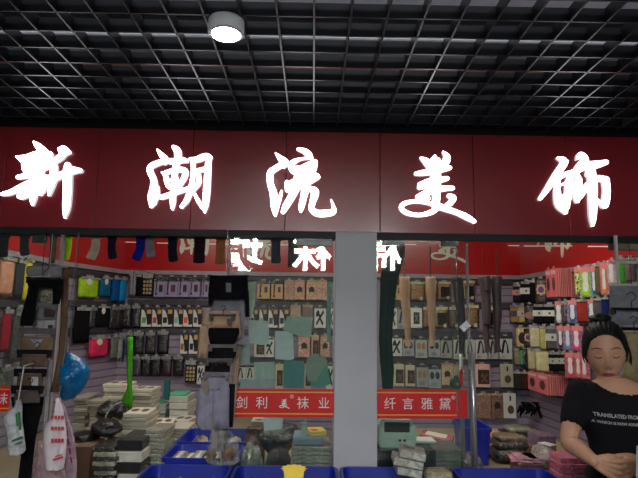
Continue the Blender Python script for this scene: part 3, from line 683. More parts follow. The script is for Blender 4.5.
def pink_stack(x_front_px, y_top, y_bot, x_wall_px, n, d0, cards, where):
    """cards on pegs standing out from the right wall: fronts face into the shop, edges face the street"""
    a = on_line(x_wall_px, y_bot, RW[0], RW[1], .01); yn = a.y
    xf = (at(x_front_px, y_bot, yn)).x; h = at(x_wall_px, y_top, yn).z-a.z
    yfar = yn
    for (pxf, k) in cards: yfar = max(yfar, on_line(pxf, y_bot, (xf, 2), (xf, 5), 0).y)
    dep = (yfar-yn)/len(cards)
    for i in range(n):
        x = xf+(a.x-xf)*(i/(n-1))
        if i == 0:
            for j, (pxf, oc) in enumerate(cards):
                packet((xf+.012, yn+dep*(len(cards)-1-j)+dep/2, a.z), R(-90), dep*.96, h-.01, S['pinkov'](oc), 'pink card with dark oval, %s, front of the %s' % (('near one' if j == len(cards)-1 else 'far one'), where), t=.01)
            continue
        mb = MB(); mb.box(-.0035, -dep*len(cards)/2, 0, .0035, dep*len(cards)/2, h-.01+random.uniform(-.004, .004), bev=.001)
        o = link('pink_card', mb.mesh('pink_card'), C((226, 110+(i*37) % 40, 118+(i*23) % 30), 'print'), None, (x+.006, (yn+yfar)/2+random.uniform(-.004, .004), a.z)); tag(o, 'pink card seen edge on, %s behind the front of %s' % (ORD[i-1], where), 'packet', 'pink cards in the %s' % where)
for (xf_, y_, xw_, w_) in ((557, 268.3, 577, 'upper'), (548, 376.3, 570, 'lower')):
    a = on_line(xw_, {'upper': 297, 'lower': 396}[w_], RW[0], RW[1], 0); a.z = at(xw_, {'upper': 267, 'lower': 375}[w_], a.y).z-.011; xa = at(xf_, y_, a.y).x
    simple('display_peg', MB().tube([(xa-.01, a.y+.07, a.z), (a.x+.04, a.y+.07, a.z)], .004, seg=8), C((130, 128, 132), 'metal'), 'metal peg that the %s pink card stack hangs from' % w_, 'peg')
pink_stack(557, 267, 297, 577, 12, .2, [(551, (60, 62, 84)), (546, (110, 76, 56))], 'upper pink card stack')
pink_stack(548, 375, 396, 570, 11, .2, [(537, (70, 56, 60)), (528, (86, 60, 56))], 'lower pink card stack')
# ------------------------------------------------------------------ shopfront glass
GY = 2.53
def pane(px0, px1, label, y=GY, fittings=(), x0=None, x1=None):
    a = at(px0, 300, y).x if x0 is None else x0; b = at(px1, 300, y).x if x1 is None else x1
    g = thing('glass_door', label, 'glass door', ((a+b)/2, y, .02)); c = (a+b)/2
    link('pane', MB().box(a-c, -.004, .0, b-c, .004, 1.945).mesh('pane'), GL, g)
    for (u0, u1, v0, v1) in fittings:
        p = at(u0, v1, y); q = at(u1, v0, y)
        link('patch_fitting', MB().box(p.x-c, -.012, p.z-.02, q.x-c, .012, q.z-.02, bev=.002).mesh('pf'), C((60, 66, 64), 'gloss'), g)
    return g, c
pane(0, 57, 'clear glass door at far left of the shopfront with part of a red sticker', fittings=[(33, 47, 233, 243)], x0=-1.72)
pane(228, 334, 'clear glass door left of the grey column with a red sticker and paper sheets', fittings=[(296, 332, 234, 246)])
gd, gc = pane(377, 457, 'clear glass door right of the grey column with a red sticker', fittings=[(441, 458, 236, 246), (382, 404, 234, 245)])
gs, sc_ = pane(452, 469, 'narrow glass door leaf with chrome tube handle right of the red sticker', y=2.56)
A = lambda px, py, y=2.56: at(px, py, y)
p = A(468, 300); link('edge_strip', MB().box(p.x-sc_-.004, -.008, .0, p.x-sc_+.004, .008, 1.945).mesh('e'), C((150, 148, 146)), gs)
for (px, y0_, y1_, r_, dy, lab) in ((472, 352, 476, .0125, -.06, 'brighter front tube'), (461, 354, 478, .009, .06, 'darker rear tube')):
    a = at(px, y0_, 2.56+dy); b = at(px, y1_, 2.56+dy)
    mb = MB().tube([(a.x-sc_, dy, a.z-.02), (a.x-sc_, dy, b.z-.02)], r_, seg=16)
    for z in (a.z-.08, b.z+.08): mb.tube([(a.x-sc_, dy, z-.02), (min(a.x-sc_, .03), 0, z-.02)], r_*.6, seg=8)
    o = link('handle', mb.mesh('handle', True), mat('brushed chrome', (190, 190, 190), .3, metal=.75, var=.05), gs); o['label'] = 'chrome '+lab
pane(617, 700, 'clear glass door at far right behind the hanging grey garment')
for px in (227.5,):
    p = at(px, 300, GY); simple('door_edge_strip', MB().box(p.x-.004, GY-.008, .02, p.x+.003, GY+.008, 1.962), C((176, 172, 170)), 'pale upright edge strip at left side of the pane with paper sheets', 'door edge')
p = at(58.5, 300, GY); simple('door_edge_strip', MB().box(p.x-.008, GY-.01, .0, p.x+.006, GY+.01, 1.962), C((160, 156, 154)), 'pale upright edge strip between far left pane and lime sock', 'door edge')

RDS = mat('red sticker film', (206, 20, 22), .45, var=.04)
GOL = mat('gold stripe', (226, 160, 60), .5, var=.04)
WHT = mat('white sticker lettering', (225, 220, 220), .5, var=.03)
def sticker(px0, px1, yt, yb, chars, label, slope=0):
    y = GY-.0056; a = at(px0, yb, y); b = at(px1, yb+slope, y); c = at(px0, yt, y)
    h = c.z-a.z; r = thing('red_sticker', label, 'sticker', ((a.x+b.x)/2, y, (a.z+b.z)/2)); w = b.x-a.x; ang = math.atan2(b.z-a.z, w)
    r.rotation_euler = (0, -ang, 0)
    link('film', MB().box(-w/2, -.0006, 0, w/2, .0006, h).mesh('film'), RDS, r)
    for v in (.1, .86): link('gold_stripe', MB().box(-w/2, -.0012, h*v, w/2, -.0006, h*(v+.045)).mesh('gs'), GOL, r)
    for ch, px, s in chars:
        X = at(px, (yt+yb)/2, y).x-(a.x+b.x)/2
        if ch == '美':
            k = .052/86
            mb = strokes_mesh('mei', 0, 0, k*1.0, -.002, -.0006, lambda u, v: (X+(u-433)*k, h*.48-(v-187)*k))
            link('sticker_character', mb.mesh('sc'), WHT, r)
        else:
            txt(ch, .056*s, .0006, 'sticker_character', WHT, r, (X, -.0013, h*.48+(.03 if s < .5 else 0)), bold=0)
sticker(233.5, 333.5, 388.5, 417, [('剑', 242, 1), ('利', 262, 1), ('美', 284, 1), ('®', 292, .42), ('袜', 303, 1), ('业', 324, .95)], 'red sticker band with gold stripes and white characters on glass left of the column', .6)
sticker(377.3, 457, 389, 418.5, [('纤', 390, 1), ('言', 408, 1), ('雅', 427, 1), ('黛', 445, 1), ('®', 453.5, .42)], 'red sticker band with gold stripes and white characters on glass right of the column', .4)
sticker(-22, 8.5, 386, 411, [('袜', 2, 1)], 'end of a red sticker band with one white character at left picture edge', .5)
p = at(458.2, 418, 2.55); q = at(467, 390, 2.55)
simple('red_sticker', MB().box(p.x, 2.5526, p.z, q.x, 2.5546, q.z), RDS, 'short red sticker end behind the chrome handle', 'sticker')
# ------------------------------------------------------------------ paper sheets on the glass
def sheet(poly, y, rgb, label, name='paper_sheet', cat='paper', th=.0008, kind='matte'):
    P = [at(u, v, y) for u, v in poly]; n = len(P)
    mb = MB(); mb.prism([(p.x, p.z) for p in P], y-th/2, y+th/2)
    return simple(name, mb, C(rgb, kind), label, cat)
sheet([(248, 320), (269, 321), (269, 344), (262, 345), (249, 343)], 2.5345 + 0.0015, (192, 200, 202), 'grey green paper sheet on glass below the tan strip, leftmost sheet')
sheet([(287, 316), (313, 317), (311, 337), (296, 335), (283, 330)], 2.5345 + 0.0026, (170, 186, 178), 'tilted pale green paper sheet on glass, upper middle')
sheet([(275, 331), (291, 331), (293, 335), (294, 359), (290, 360), (275, 359)], 2.5345 + 0.0037, (201, 208, 212), 'upright grey paper sheet with curved corner below the tilted sheet')
sheet([(254, 362), (275, 362), (275, 379), (254, 379)], 2.5345 + 0.0004, (168, 182, 176), 'square grey green paper sheet left of teal sheet')
sheet([(240, 379), (275, 379.5), (275, 388), (240, 388)], 2.5345 + 0.0015, (161, 168, 172), 'wide darker grey paper strip just above the red sticker')
sheet([(284, 360), (304, 361), (303, 388), (283, 388)], 2.5345 + 0.0026, (84, 134, 138), 'teal paper sheet standing above the red sticker')
sheet([(308, 364), (316, 356), (327, 360), (328, 370), (331, 384), (318, 388), (311, 386)], 2.5345 + 0.0037, (96, 146, 138), 'teal green cloth corner below the rounded grey paper')
sheet([(305, 368), (307, 358), (316, 353), (326, 357), (327, 364), (321, 372), (316, 381), (308, 381)], 2.5345 + 0.0004, (140, 152, 146), 'rounded grey green paper piece near the column above red sticker')
sheet([(327, 281), (331, 281), (331, 344), (327, 341)], 2.5345 + 0.0015, (136, 160, 160), 'long narrow green strip on glass beside the column')
sheet([(249, 283), (256, 281), (255, 302), (252, 318), (247, 318)], 2.5345 + 0.0026, (186, 196, 181), 'pale green paper strip beside the black hanging sleeve')
sheet([(241, 340), (249, 342), (250, 364), (240, 366)], 2.5345 + 0.0037, (165, 172, 176), 'grey paper piece above left end of red sticker')
sheet([(263, 417.5), (283, 418), (282, 429), (264, 431)], 2.5345 + 0.0004, (192, 200, 204), 'grey paper corner hanging below the red sticker')
sheet([(459, 327), (467, 320), (471, 326), (464, 332)], 2.50, (235, 235, 241), 'small white folded tag on glass left of chrome handle')
# ------------------------------------------------------------------ cloth & hangers
def cloth_mb(mb, rows, d, th=.012, amp=.006, nx=10, seed=0, nzf=2):
    """rows = [(y, x0, x1), ...] from the top down"""
    rows = crom(rows, nzf); V = {}
    for s in (0, 1):
        for j, (py, a, b) in enumerate(rows):
            p = at(a, py, d); q = at(b, py, d)
            for i in range(nx+1):
                u = i/nx; e = math.sin(math.pi*min(1, max(0, u)))**.4 if 0 < u < 1 else 0
                r = amp*math.sin(u*9+seed+.25*j)*.6+amp*noise.noise(Vector((u*5+seed, j*.35, seed)))
                V[s, j, i] = mb.b.verts.new((p.x+(q.x-p.x)*u, d+r+(th*.5*e+.0008)*(1 if s else -1), p.z+(q.z-p.z)*u))
    m = len(rows)
    for j in range(m-1):
        for i in range(nx):
            mb.b.faces.new((V[0, j, i], V[0, j, i+1], V[0, j+1, i+1], V[0, j+1, i])); mb.b.faces.new((V[1, j, i], V[1, j+1, i], V[1, j+1, i+1], V[1, j, i+1]))
        for i in (0, nx): mb.b.faces.new((V[0, j, i], V[0, j+1, i], V[1, j+1, i], V[1, j, i]))
    for j in (0, m-1):
        for i in range(nx): mb.b.faces.new((V[0, j, i], V[1, j, i], V[1, j, i+1], V[0, j, i+1]))
    return mb
def cloth(name, pieces, d, rgb, label, cat, th=.012, amp=.006, kind='cloth', seed=0, m=None, parts=()):
    mb = MB()
    for k, r in enumerate(pieces): cloth_mb(mb, r, d, th, amp, seed=seed+k*2.3)
    o = simple(name, mb, m or C(rgb, kind), label, cat, smooth=True)
    for (pn, poly, c, kk) in parts:
        P = [at(u, v, d-.012) for u, v in poly]; m2 = MB(); m2.prism([(p.x-o.location.x, p.z-o.location.z) for p in P], d-.0135-o.location.y, d-.0115-o.location.y+.004)
        link(pn, m2.mesh(pn), C(c, kk), o)
    return o
def hanger(px0, px1, py, pxh, d, rgb, label, thick=.004, hook_h=9, plate=0):
    a = at(px0, py, d); b = at(px1, py, d); c = at(pxh, py, d); r = thing('clip_hanger', label, 'hanger', c)
    mb = MB()
    if plate: mb.box(a.x-c.x, -.004, -plate/2, b.x-c.x, .004, plate/2, bev=.0015)
    else: mb.tube([(a.x-c.x, 0, a.z-c.z), (b.x-c.x, 0, b.z-c.z)], thick, seg=8)
    link('bar', mb.mesh('bar', not plate), C(rgb, 'gloss'), r)
    s = hook_h*d/F
    hk = [(0, 0, 0), (0, 0, s*.45), (s*.22, 0, s*.62), (s*.28, 0, s*.85), (0, 0, s*1.05), (-s*.28, 0, s*.85)]
    link('hook', MB().tube(crom(hk, 4), .0016, seg=6).mesh('hook', True), C((70, 70, 72), 'metal'), r)
    for x in (a.x-c.x+.012, b.x-c.x-.012):
        link('clip', MB().box(x-.008, -.008, -.024, x+.008, .008, .006, bev=.002).mesh('clip'), C(rgb, 'gloss'), r)
    return r
# thin chain cords that carry the three strands
for px, y1_, d, lab in ((44, 470, 2.485, 'thin metal chain that carries the left strand of hangers'), (227, 470, 2.485, 'thin metal chain that carries the middle strand of hangers'), (630, 470, 2.485, 'thin metal chain that carries the hangers at the right edge')):
    a = at(px, 234, d); b = at(px-1, y1_ if px > 40 else y1_, d)
    a.z = 1.975; simple('hanging_chain', MB().tube([(a.x, d+.015, 1.992), (a.x, d+.015, b.z)], .0014, seg=6), C((120, 120, 120), 'metal'), lab, 'chain')
# left strand
L1 = 2.46
hanger(26, 64, 278, 44, L1, (20, 20, 22), 'top black clip hanger of the left strand, holding black leggings', hook_h=14)
cloth('leggings', [[(279, 27, 63), (284, 27.5, 62.5), (288, 28, 62)], [(287, 28, 40), (300, 25, 37), (315, 21, 35), (326, 20, 33)], [(287, 52, 62.5), (296, 53, 61), (304, 52, 59)]], L1-.012, (10, 10, 12), 'black leggings clipped to the top hanger of the left strand', 'leggings')
cloth('trousers', [[(268, 62, 69), (300, 61, 68), (350, 58, 67), (392, 50, 61)]], 2.50, (104, 82, 60), 'long tan brown trouser leg hanging beside the left strand', 'trousers')
cloth('stocking', [[(231.6, 49, 57), (248, 50, 57), (263, 48, 55)]], 2.58, (120, 98, 78), 'tan stocking hanging at the top left of pale door edge strip', 'stocking')
cloth('shirt', [[(266, 27, 68), (272, 26, 68), (276, 27, 67)]], 2.52, (140, 134, 140), 'pale grey garment top behind the black leggings hanger', 'garment')
cloth('garment_pack', [[(283, 37, 52), (294, 36, 53), (302, 35, 53)]], 2.50, (130, 124, 100), 'pale cream packaged garment between the black legging legs', 'garment', kind='wrap')
hanger(34, 58, 305, 44, L1+.01, (110, 106, 108), 'grey plastic clip hanger below the black leggings of the left strand', plate=.022)
cloth('shorts', [[(306, 35, 56), (314, 33, 57), (320, 33, 56)]], L1+.022, (116, 112, 118), 'grey garment on the second hanger of the left strand', 'garment', parts=[('brown_patch', [(44, 309), (55, 309), (54, 317), (44, 317)], (70, 52, 44), 'cloth')])
cloth('boxed_shirt', [[(318, 33, 56), (326, 33, 55), (333, 33, 54)]], L1+.03, (168, 164, 166), 'white folded garment with black square on the left strand', 'garment', parts=[('black_square', [(48, 325), (52, 325), (52, 333), (48, 333)], (20, 20, 24), 'print')])
hanger(19, 56, 331, 33, L1-.01, (92, 86, 88), 'grey brown wide clip hanger in middle of the left strand', plate=.026)
cloth('shorts', [[(337, 20, 54), (345, 20, 53), (352, 19, 52)]], L1+.002, (120, 100, 78), 'tan shorts on the wide grey brown hanger, left strand', 'shorts', parts=[('white_lining', [(30, 339), (43, 339), (37, 347)], (150, 150, 160), 'cloth')])
for k, (y, xa, xb, c, lab) in enumerate(((352, 17, 52, (104, 84, 72), 'brown shorts under the upper black plate hanger, left strand'), (371, 14, 47, (96, 78, 64), 'brown shorts with white tag under middle black plate hanger'), (388, 11, 44, (86, 76, 70), 'brown shorts under the lowest black plate hanger'))):
    hanger(xa, xb, y, (xa+xb)/2+2, L1-.02-.012*k, (16, 16, 18), ('upper', 'middle', 'lowest')[k]+' black plate hanger in lower half of left strand', plate=.02)
    cloth('shorts', [[(y+3, xa+4, xb-4), (y+9, xa+3, xb-4), (y+15, xa+2, xb-4)]], L1-.006-.012*k, c, lab, 'shorts', parts=([('white_tag', [(31, 377), (38, 377), (38, 387), (32, 387)], (190, 186, 186), 'print')] if k == 1 else ()))
cloth('trousers', [[(397, 11, 44), (405, 12, 43), (415, 14, 42)], [(413, 21, 42), (440, 22, 36), (478, 18, 32), (520, 16, 30)]], 2.47, (12, 12, 14), 'long black trousers hanging at the bottom of left strand', 'trousers', parts=[])
cloth('trousers', [[(360, 48, 53), (400, 45, 49), (430, 43, 47)]], 2.49, (150, 144, 142), 'narrow pale grey trouser leg right of the plate hangers', 'trousers')
# middle strand
L2 = 2.46
hanger(208, 249, 276, 228, L2, (20, 20, 22), 'top black hanger of the middle strand, holding black skirt', hook_h=15)
cloth('skirt', [[(276, 210, 247), (284, 209, 248), (292, 208, 248), (298, 208, 246), (299.5, 214, 238)], [(297, 208, 214), (303, 208, 213), (305, 208, 212)], [(290, 242, 248.5), (303, 245, 249), (317, 245, 249.5)]], L2-.012, (12, 12, 16), 'black skirt on the top hanger of the middle strand', 'skirt', parts=[('grey_tag', [(226, 283), (231, 283), (231, 292), (226, 292)], (70, 78, 78), 'print')])
cloth('top', [[(296, 212, 246), (303, 211, 246), (312, 210, 245), (330, 214, 244), (345, 234, 246)]], L2+.024, (128, 126, 136), 'light grey draped top behind tan shorts, middle strand', 'garment')
cloth('shorts', [[(311, 205, 240), (318, 203, 240), (328, 201, 240)], [(326, 200, 211), (342, 198, 209), (358, 197, 208)], [(326, 232, 241), (338, 233, 241)]], L2, (172, 142, 116), 'tan shorts trousers with dark printed label, middle strand', 'trousers', parts=[('dark_label', [(227, 319), (232, 319), (231, 325), (229, 327), (227, 324)], (70, 30, 50), 'print')])
hanger(209, 236, 315, 223, L2-.022, (60, 54, 54), 'small dark hanger over the tan shorts, middle strand')
cloth('skirt', [[(328, 209, 239), (334, 208, 239), (345, 210, 234)]], L2-.012, (14, 13, 18), 'black skirt below the tan shorts, middle strand', 'skirt')
hanger(208, 238, 346, 219, L2-.03, (96, 88, 88), 'upper grey brown plate hanger below the black skirt', plate=.016)
cloth('garment', [[(348, 209, 237), (354, 208, 236), (358, 208, 234)]], L2-.014, (22, 20, 24), 'black garment between two grey brown plate hangers', 'garment')
hanger(205, 232, 360, 217, L2-.034, (84, 76, 76), 'middle grey brown plate hanger of the middle strand', plate=.016)
cloth('garment', [[(363, 206, 231), (368, 205, 230), (374, 205, 230)]], L2-.016, (26, 22, 26), 'small black garment just above the lavender trousers', 'garment')
hanger(202, 230, 374, 214, L2-.04, (110, 104, 108), 'lowest grey plate hanger, holding lavender trousers', plate=.018)
cloth('trousers', [[(377, 202, 229), (383, 201, 229), (390, 200, 229)], [(388, 199.5, 213), (405, 197, 213), (424, 195.5, 212), (430, 202, 212)], [(388, 213, 229.5), (405, 213, 229), (429, 213, 229)]], L2-.026, (138, 134, 150), 'lavender grey trousers on the lowest hanger of the middle strand', 'trousers', parts=[('beige_tag', [(204, 381), (208, 380), (209, 390), (206, 396), (203, 390)], (130, 110, 90), 'print')])
cloth('trousers', [[(345, 234, 241), (380, 232, 238), (410, 230, 235), (425, 230, 233)]], 2.49, (150, 128, 108), 'narrow beige trouser leg right of the lavender trousers', 'trousers')
cloth('trousers', [[(384, 229, 235), (405, 229, 234), (427, 229, 233)]], 2.48, (22, 22, 30), 'narrow dark strip of trousers behind the lavender trousers', 'trousers')
for x0, x1, c, lab in ((211, 217, (150, 148, 152), 'pale grey sock strip under the lavender trousers'), (217, 220, (96, 78, 74), 'brown sock strip under the lavender trousers'), (220, 224, (120, 118, 124), 'mid grey sock strip under the lavender trousers'), (224, 228, (50, 50, 56), 'dark sock strip under the lavender trousers')):
    cloth('sock_strip', [[(428, x0, x1), (440, x0, x1), (452, x0-.5, x1-.5)]], 2.465, c, lab, 'sock', th=.01)
# right strand
frame = thing('hanging_display', 'white plastic frame hanging at right edge above the grey garment', 'frame', at(617, 262, 2.47)); fo = frame.location
mb = MB()
a = at(615.5, 238, 2.47); b = at(615.5, 286, 2.47); mb.box(a.x-.007-fo.x, -.005, b.z-fo.z, a.x+.006-fo.x, .005, 1.99-fo.z)
for y in (262, 285):
    a = at(610, y, 2.47); b = at(650, y, 2.47); mb.box(a.x-fo.x, -.006, a.z-.007-fo.z, b.x-fo.x, .006, a.z+.007-fo.z)
link('rails', mb.mesh('rails'), C((196, 190, 184)), frame)
cloth('shirt', [[(286, 609, 645), (305, 609.5, 645), (325, 609, 645)]], 2.462, (130, 130, 138), 'flat grey garment hanging at the right edge beside the hair bun', 'shirt', amp=.003)
hanger(611, 650, 309, 632, 2.43, (18, 18, 20), 'black clip hanger in front of the grey garment at right edge', hook_h=16, plate=.012)
hanger(616, 652, 329, 634, 2.44, (18, 18, 20), 'second black clip hanger at right edge just beside the forehead', hook_h=12, plate=.014)
cloth('shirt', [[(332, 622, 650), (350, 625, 650), (385, 622, 650)]], 2.50, (150, 132, 100), 'beige garment hanging behind the head of the woman at right edge', 'shirt')
p = at(626, 243, 2.5); simple('door_closer', MB().box(p.x-.055, 2.52, p.z-.03, p.x+.1, 2.56, p.z+.03, bev=.004), C((126, 112, 92)), 'beige box shaped door fitting under the track at right edge', 'door fitting')
# ------------------------------------------------------------------ socks in a row under the track
simple('sock_rod', MB().tube([(-1.7, 2.585, 1.966), (.1, 2.585, 1.966)], .006, seg=8), mat('black rod', (14, 13, 15), .5), 'black rod just behind the door track that the socks hang from', 'rod')
def sock(x0, x1, yb, toe, rgb, label, ytop=236, foot=0):
    d = 2.585; s = d/F
    top = at((x0+x1)/2, ytop, d); bot = at((x0+x1)/2+toe, yb, d); r = (x1-x0)/2*s
    pts_ = [(0, 0, 0), (0, 0, -(top.z-bot.z)*.4), (toe*s*.35, 0, -(top.z-bot.z)*.66), (toe*s*.8, 0, -(top.z-bot.z)*.86), (toe*s*1.0, 0, -(top.z-bot.z)*.975)]
    mb = MB().tube(crom(pts_, 4), [r*(.92 if i < 8 else .98 if i < 13 else 1.0-.42*((i-12)/4)**3) for i in range(17)], seg=14, flat=.4)
    mb.lathe([(r*.5, -.001), (r*.97, 0), (r*.97, .012), (r*.6, .013)], 14, (0, 0, 0))
    for v in mb.b.verts: v.co.y *= 1 if abs(v.co.y) < r*.45 else .45
    me = mb.mesh('sock', True); o = link('sock', me, C(rgb, 'cloth'), None, (top.x, d, 1.952))
    me.transform(Matrix.Translation((0, 0, 0)))
    tag(o, label, 'sock', 'socks hanging in a row under the door track'); return o
sock(-4, 10, 256, 0, (20, 24, 28), 'black sock at the left picture edge, first of the row')
sock(20, 30, 254, 2, (30, 36, 42), 'slate black sock over the red wall at far left')
sock(62, 73, 258, -2, (170, 208, 44), 'lime green sock, brightest of the row')
sock(91, 101, 257, -4, (176, 156, 140), 'beige sock with toe pointing left between lime and navy socks')
sock(108, 117, 256, 2, (22, 22, 40), 'navy black sock right of the beige sock')
sock(136, 146, 257, -4, (16, 26, 120), 'royal blue sock with toe pointing left')
sock(146, 155, 254, 2, (112, 112, 124), 'mid grey sock right of the royal blue sock')
sock(168, 178, 258, 2, (20, 24, 36), 'dark navy sock left of the cream wall character')
sock(194, 206, 259, 0, (34, 16, 26), 'very dark maroon sock in front of the cream wall character')
sock(216, 226, 260, 0, (150, 92, 56), 'tan brown sock left of the pale door edge strip')
sock(271, 281, 258, 1, (38, 48, 62), 'slate blue sock behind glass, left one of two')
sock(288, 299, 262, 0, (44, 54, 60), 'slate grey sock behind glass, right one of two, beside mirrored character')
# ------------------------------------------------------------------ display legs behind the right pane
def leg(pts_px, rads, d, rgb, label, name='hosiery_mannequin', m=None, parts=None):
    s = d/F; P = [at(x, y, d) for x, y in pts_px]; base = P[-1].copy(); top = P[0].z
    q = crom([(p.x-base.x, 0, p.z-base.z, r*s) for p, r in zip(P, rads)], 5)
    mb = MB().tube([(a[0], a[1], a[2]) for a in q], [a[3] for a in q], seg=18)
    o = link(name, mb.mesh(name, True), m or C(rgb, 'skin'), None, base); tag(o, label, 'display leg')
    mb = MB().tube([(P[0].x-base.x, 0, P[0].z-base.z-.01), (P[0].x-base.x, 0, 1.985-base.z)], .003, seg=6); link('hanging_wire', mb.mesh('w'), C((90, 90, 90), 'metal'), o)
    return o
leg([(404.5, 277), (404.5, 290), (405, 298), (406.5, 312), (407.5, 328), (408, 340), (408.5, 346)], [5, 5.3, 4.4, 4.2, 3.2, 2.6, 3.2], 2.9, (212, 164, 136), 'beige stockinged display leg, left one of two, behind right pane')
leg([(430.5, 277), (431, 290), (431, 298), (431.5, 312), (432, 328), (432, 340), (432.5, 346)], [5, 5.2, 4.3, 4.1, 3.1, 2.6, 3.2], 2.9, (212, 164, 136), 'beige stockinged display leg, right one of two, behind right pane')
leg([(457, 277), (459, 295), (460, 305), (461.5, 322), (462, 338), (461.5, 350), (463, 357)], [5, 5.2, 4.3, 4, 3, 2.5, 3.2], 2.9, (54, 44, 54), 'dark purple grey stockinged display leg left of thin door frame')
leg([(484, 276), (485.5, 290), (486, 300), (486.5, 315), (486, 330), (487, 345), (488.5, 352)], [6, 5.2, 4.4, 4.4, 3.2, 2.5, 3.4], 3.0, (84, 70, 70), 'sheer black stockinged display leg with bow print, left one of two in doorway')
leg([(497, 276), (496.5, 290), (497, 300), (497.5, 315), (497, 330), (497.5, 345), (498.5, 352)], [5.2, 4.8, 4.2, 4.2, 3.2, 2.5, 3.4], 3.0, (72, 60, 62), 'sheer black stockinged display leg, right one of two in doorway')
for (x, y) in ((487, 291), (487, 325)):
    p = at(x, y, 2.97); o = simple('bow_tattoo', MB().prism([(p.x-.012, p.z+.008), (p.x, p.z+.002), (p.x+.012, p.z+.008), (p.x+.01, p.z-.008), (p.x, p.z-.002), (p.x-.01, p.z-.008)], 2.968, 2.984), C((14, 10, 12)), 'small black bow on the sheer display leg, %s one' % ('upper' if y < 300 else 'lower'), 'bow')
cloth('tights', [[(246, 386, 404), (262, 384, 403), (275, 381, 399), (300, 380, 395), (340, 379, 392), (370, 381, 394), (395, 383, 392)]], 2.60, (26, 52, 48), 'long dark green tights hanging right behind the grey column', 'tights', th=.02)
# ------------------------------------------------------------------ counters
wood = mat('pale wood table top', (150, 132, 104), .4, var=.15, scale=6)
blue = mat('blue plastic bin', (22, 40, 150), .35, var=.06)
def table(name, x0, y0, x1, y1, z, label, cat='table'):
    r = thing(name, label, cat, ((x0+x1)/2, (y0+y1)/2, 0)); w, l = (x1-x0)/2, (y1-y0)/2
    link('table_top', MB().box(-w, -l, z-.03, w, l, z, bev=.004).mesh('tt'), wood, r)
    for sx in (-1, 1):
        for sy in (-1, 1): link('leg', MB().box(sx*(w-.05)-.02, sy*(l-.05)-.02, 0, sx*(w-.05)+.02, sy*(l-.05)+.02, z-.03).mesh('leg'), C((90, 90, 94)), r)
    return r
table('front_table', -.8, 2.06, 1.06, 2.49, .82, 'long table in front of the shopfront carrying the row of blue bins')
table('display_table', -.76, 2.57, .1, 3.42, .82, 'table behind the left pane carrying black bags and shiny packs')
table('display_table', .3, 2.6, 1.6, 4.0, .82, 'pale wood table inside the doorway under the piles of wrapped packs')
table('storage_table', -1.93, 2.7, -.83, 4.1, .75, 'low pale wood table carrying the stacks of white sock boxes')
table('storage_table', -1.6, 4.12, -.3, 4.85, .75, 'rear table against back wall carrying the narrow box stacks')
def bin_(x0, x1, y0, y1, z, label, h=.13):
    r = thing('blue_bin', label, 'bin', ((x0+x1)/2, (y0+y1)/2, z-h)); w, l = (x1-x0)/2, (y1-y0)/2
    mb = MB(); t = .006; ta = .02
    def ring(wx, ly, zz_, rr_):
        out = []
        for cx, cy, a0 in ((wx-rr_, ly-rr_, 0), (-wx+rr_, ly-rr_, 1), (-wx+rr_, -ly+rr_, 2), (wx-rr_, -ly+rr_, 3)):
            for k in range(5): a = (a0+k/4)*math.pi/2; out.append(mb.b.verts.new((cx+rr_*math.cos(a), cy+rr_*math.sin(a), zz_)))
        return out
    rs = [ring(w-ta, l-ta, 0, .03), ring(w-.008, l-.008, h-.02, .035), ring(w, l, h-.02, .04), ring(w, l, h, .04), ring(w-.012, l-.012, h, .035), ring(w-ta-t, l-ta-t, t, .025)]
    for i in range(len(rs)-1):
        for k in range(20): mb.b.faces.new((rs[i][k], rs[i][(k+1) % 20], rs[i+1][(k+1) % 20], rs[i+1][k]))
    mb.b.faces.new(rs[0][::-1]); mb.b.faces.new(rs[-1])
    link('tub', mb.mesh('tub'), blue, r); return r
BT = .952
XA = at(151, 465, 2.475).x
bins = [(XA, -.335), (-.325, .115), (.125, .57), (.61, 1.03)]
for (a, b), l_ in zip(bins, ('blue plastic bin at left end of the front row', 'blue plastic bin in front of the left glass pane', 'blue plastic bin in front of the right glass pane', 'blue plastic bin in front of the doorway, right end of front row')): bin_(a, b, 2.07, 2.475, BT, l_)
bin_(at(175, 447, 2.85).x, -.335, 2.575, 2.85, BT, 'blue plastic bin right behind the left end bin of front row')
bin_(at(190, 430, 3.24).x, -.335, 2.89, 3.24, BT, 'blue plastic bin farthest back, left of the hanging lavender trousers')
p = at(479, 455, 3.15); bin_(p.x-.12, p.x+.04, 3.0, 3.3, p.z+.17, 'small blue bin edge just right of chrome handle', h=p.z+.17-.822)
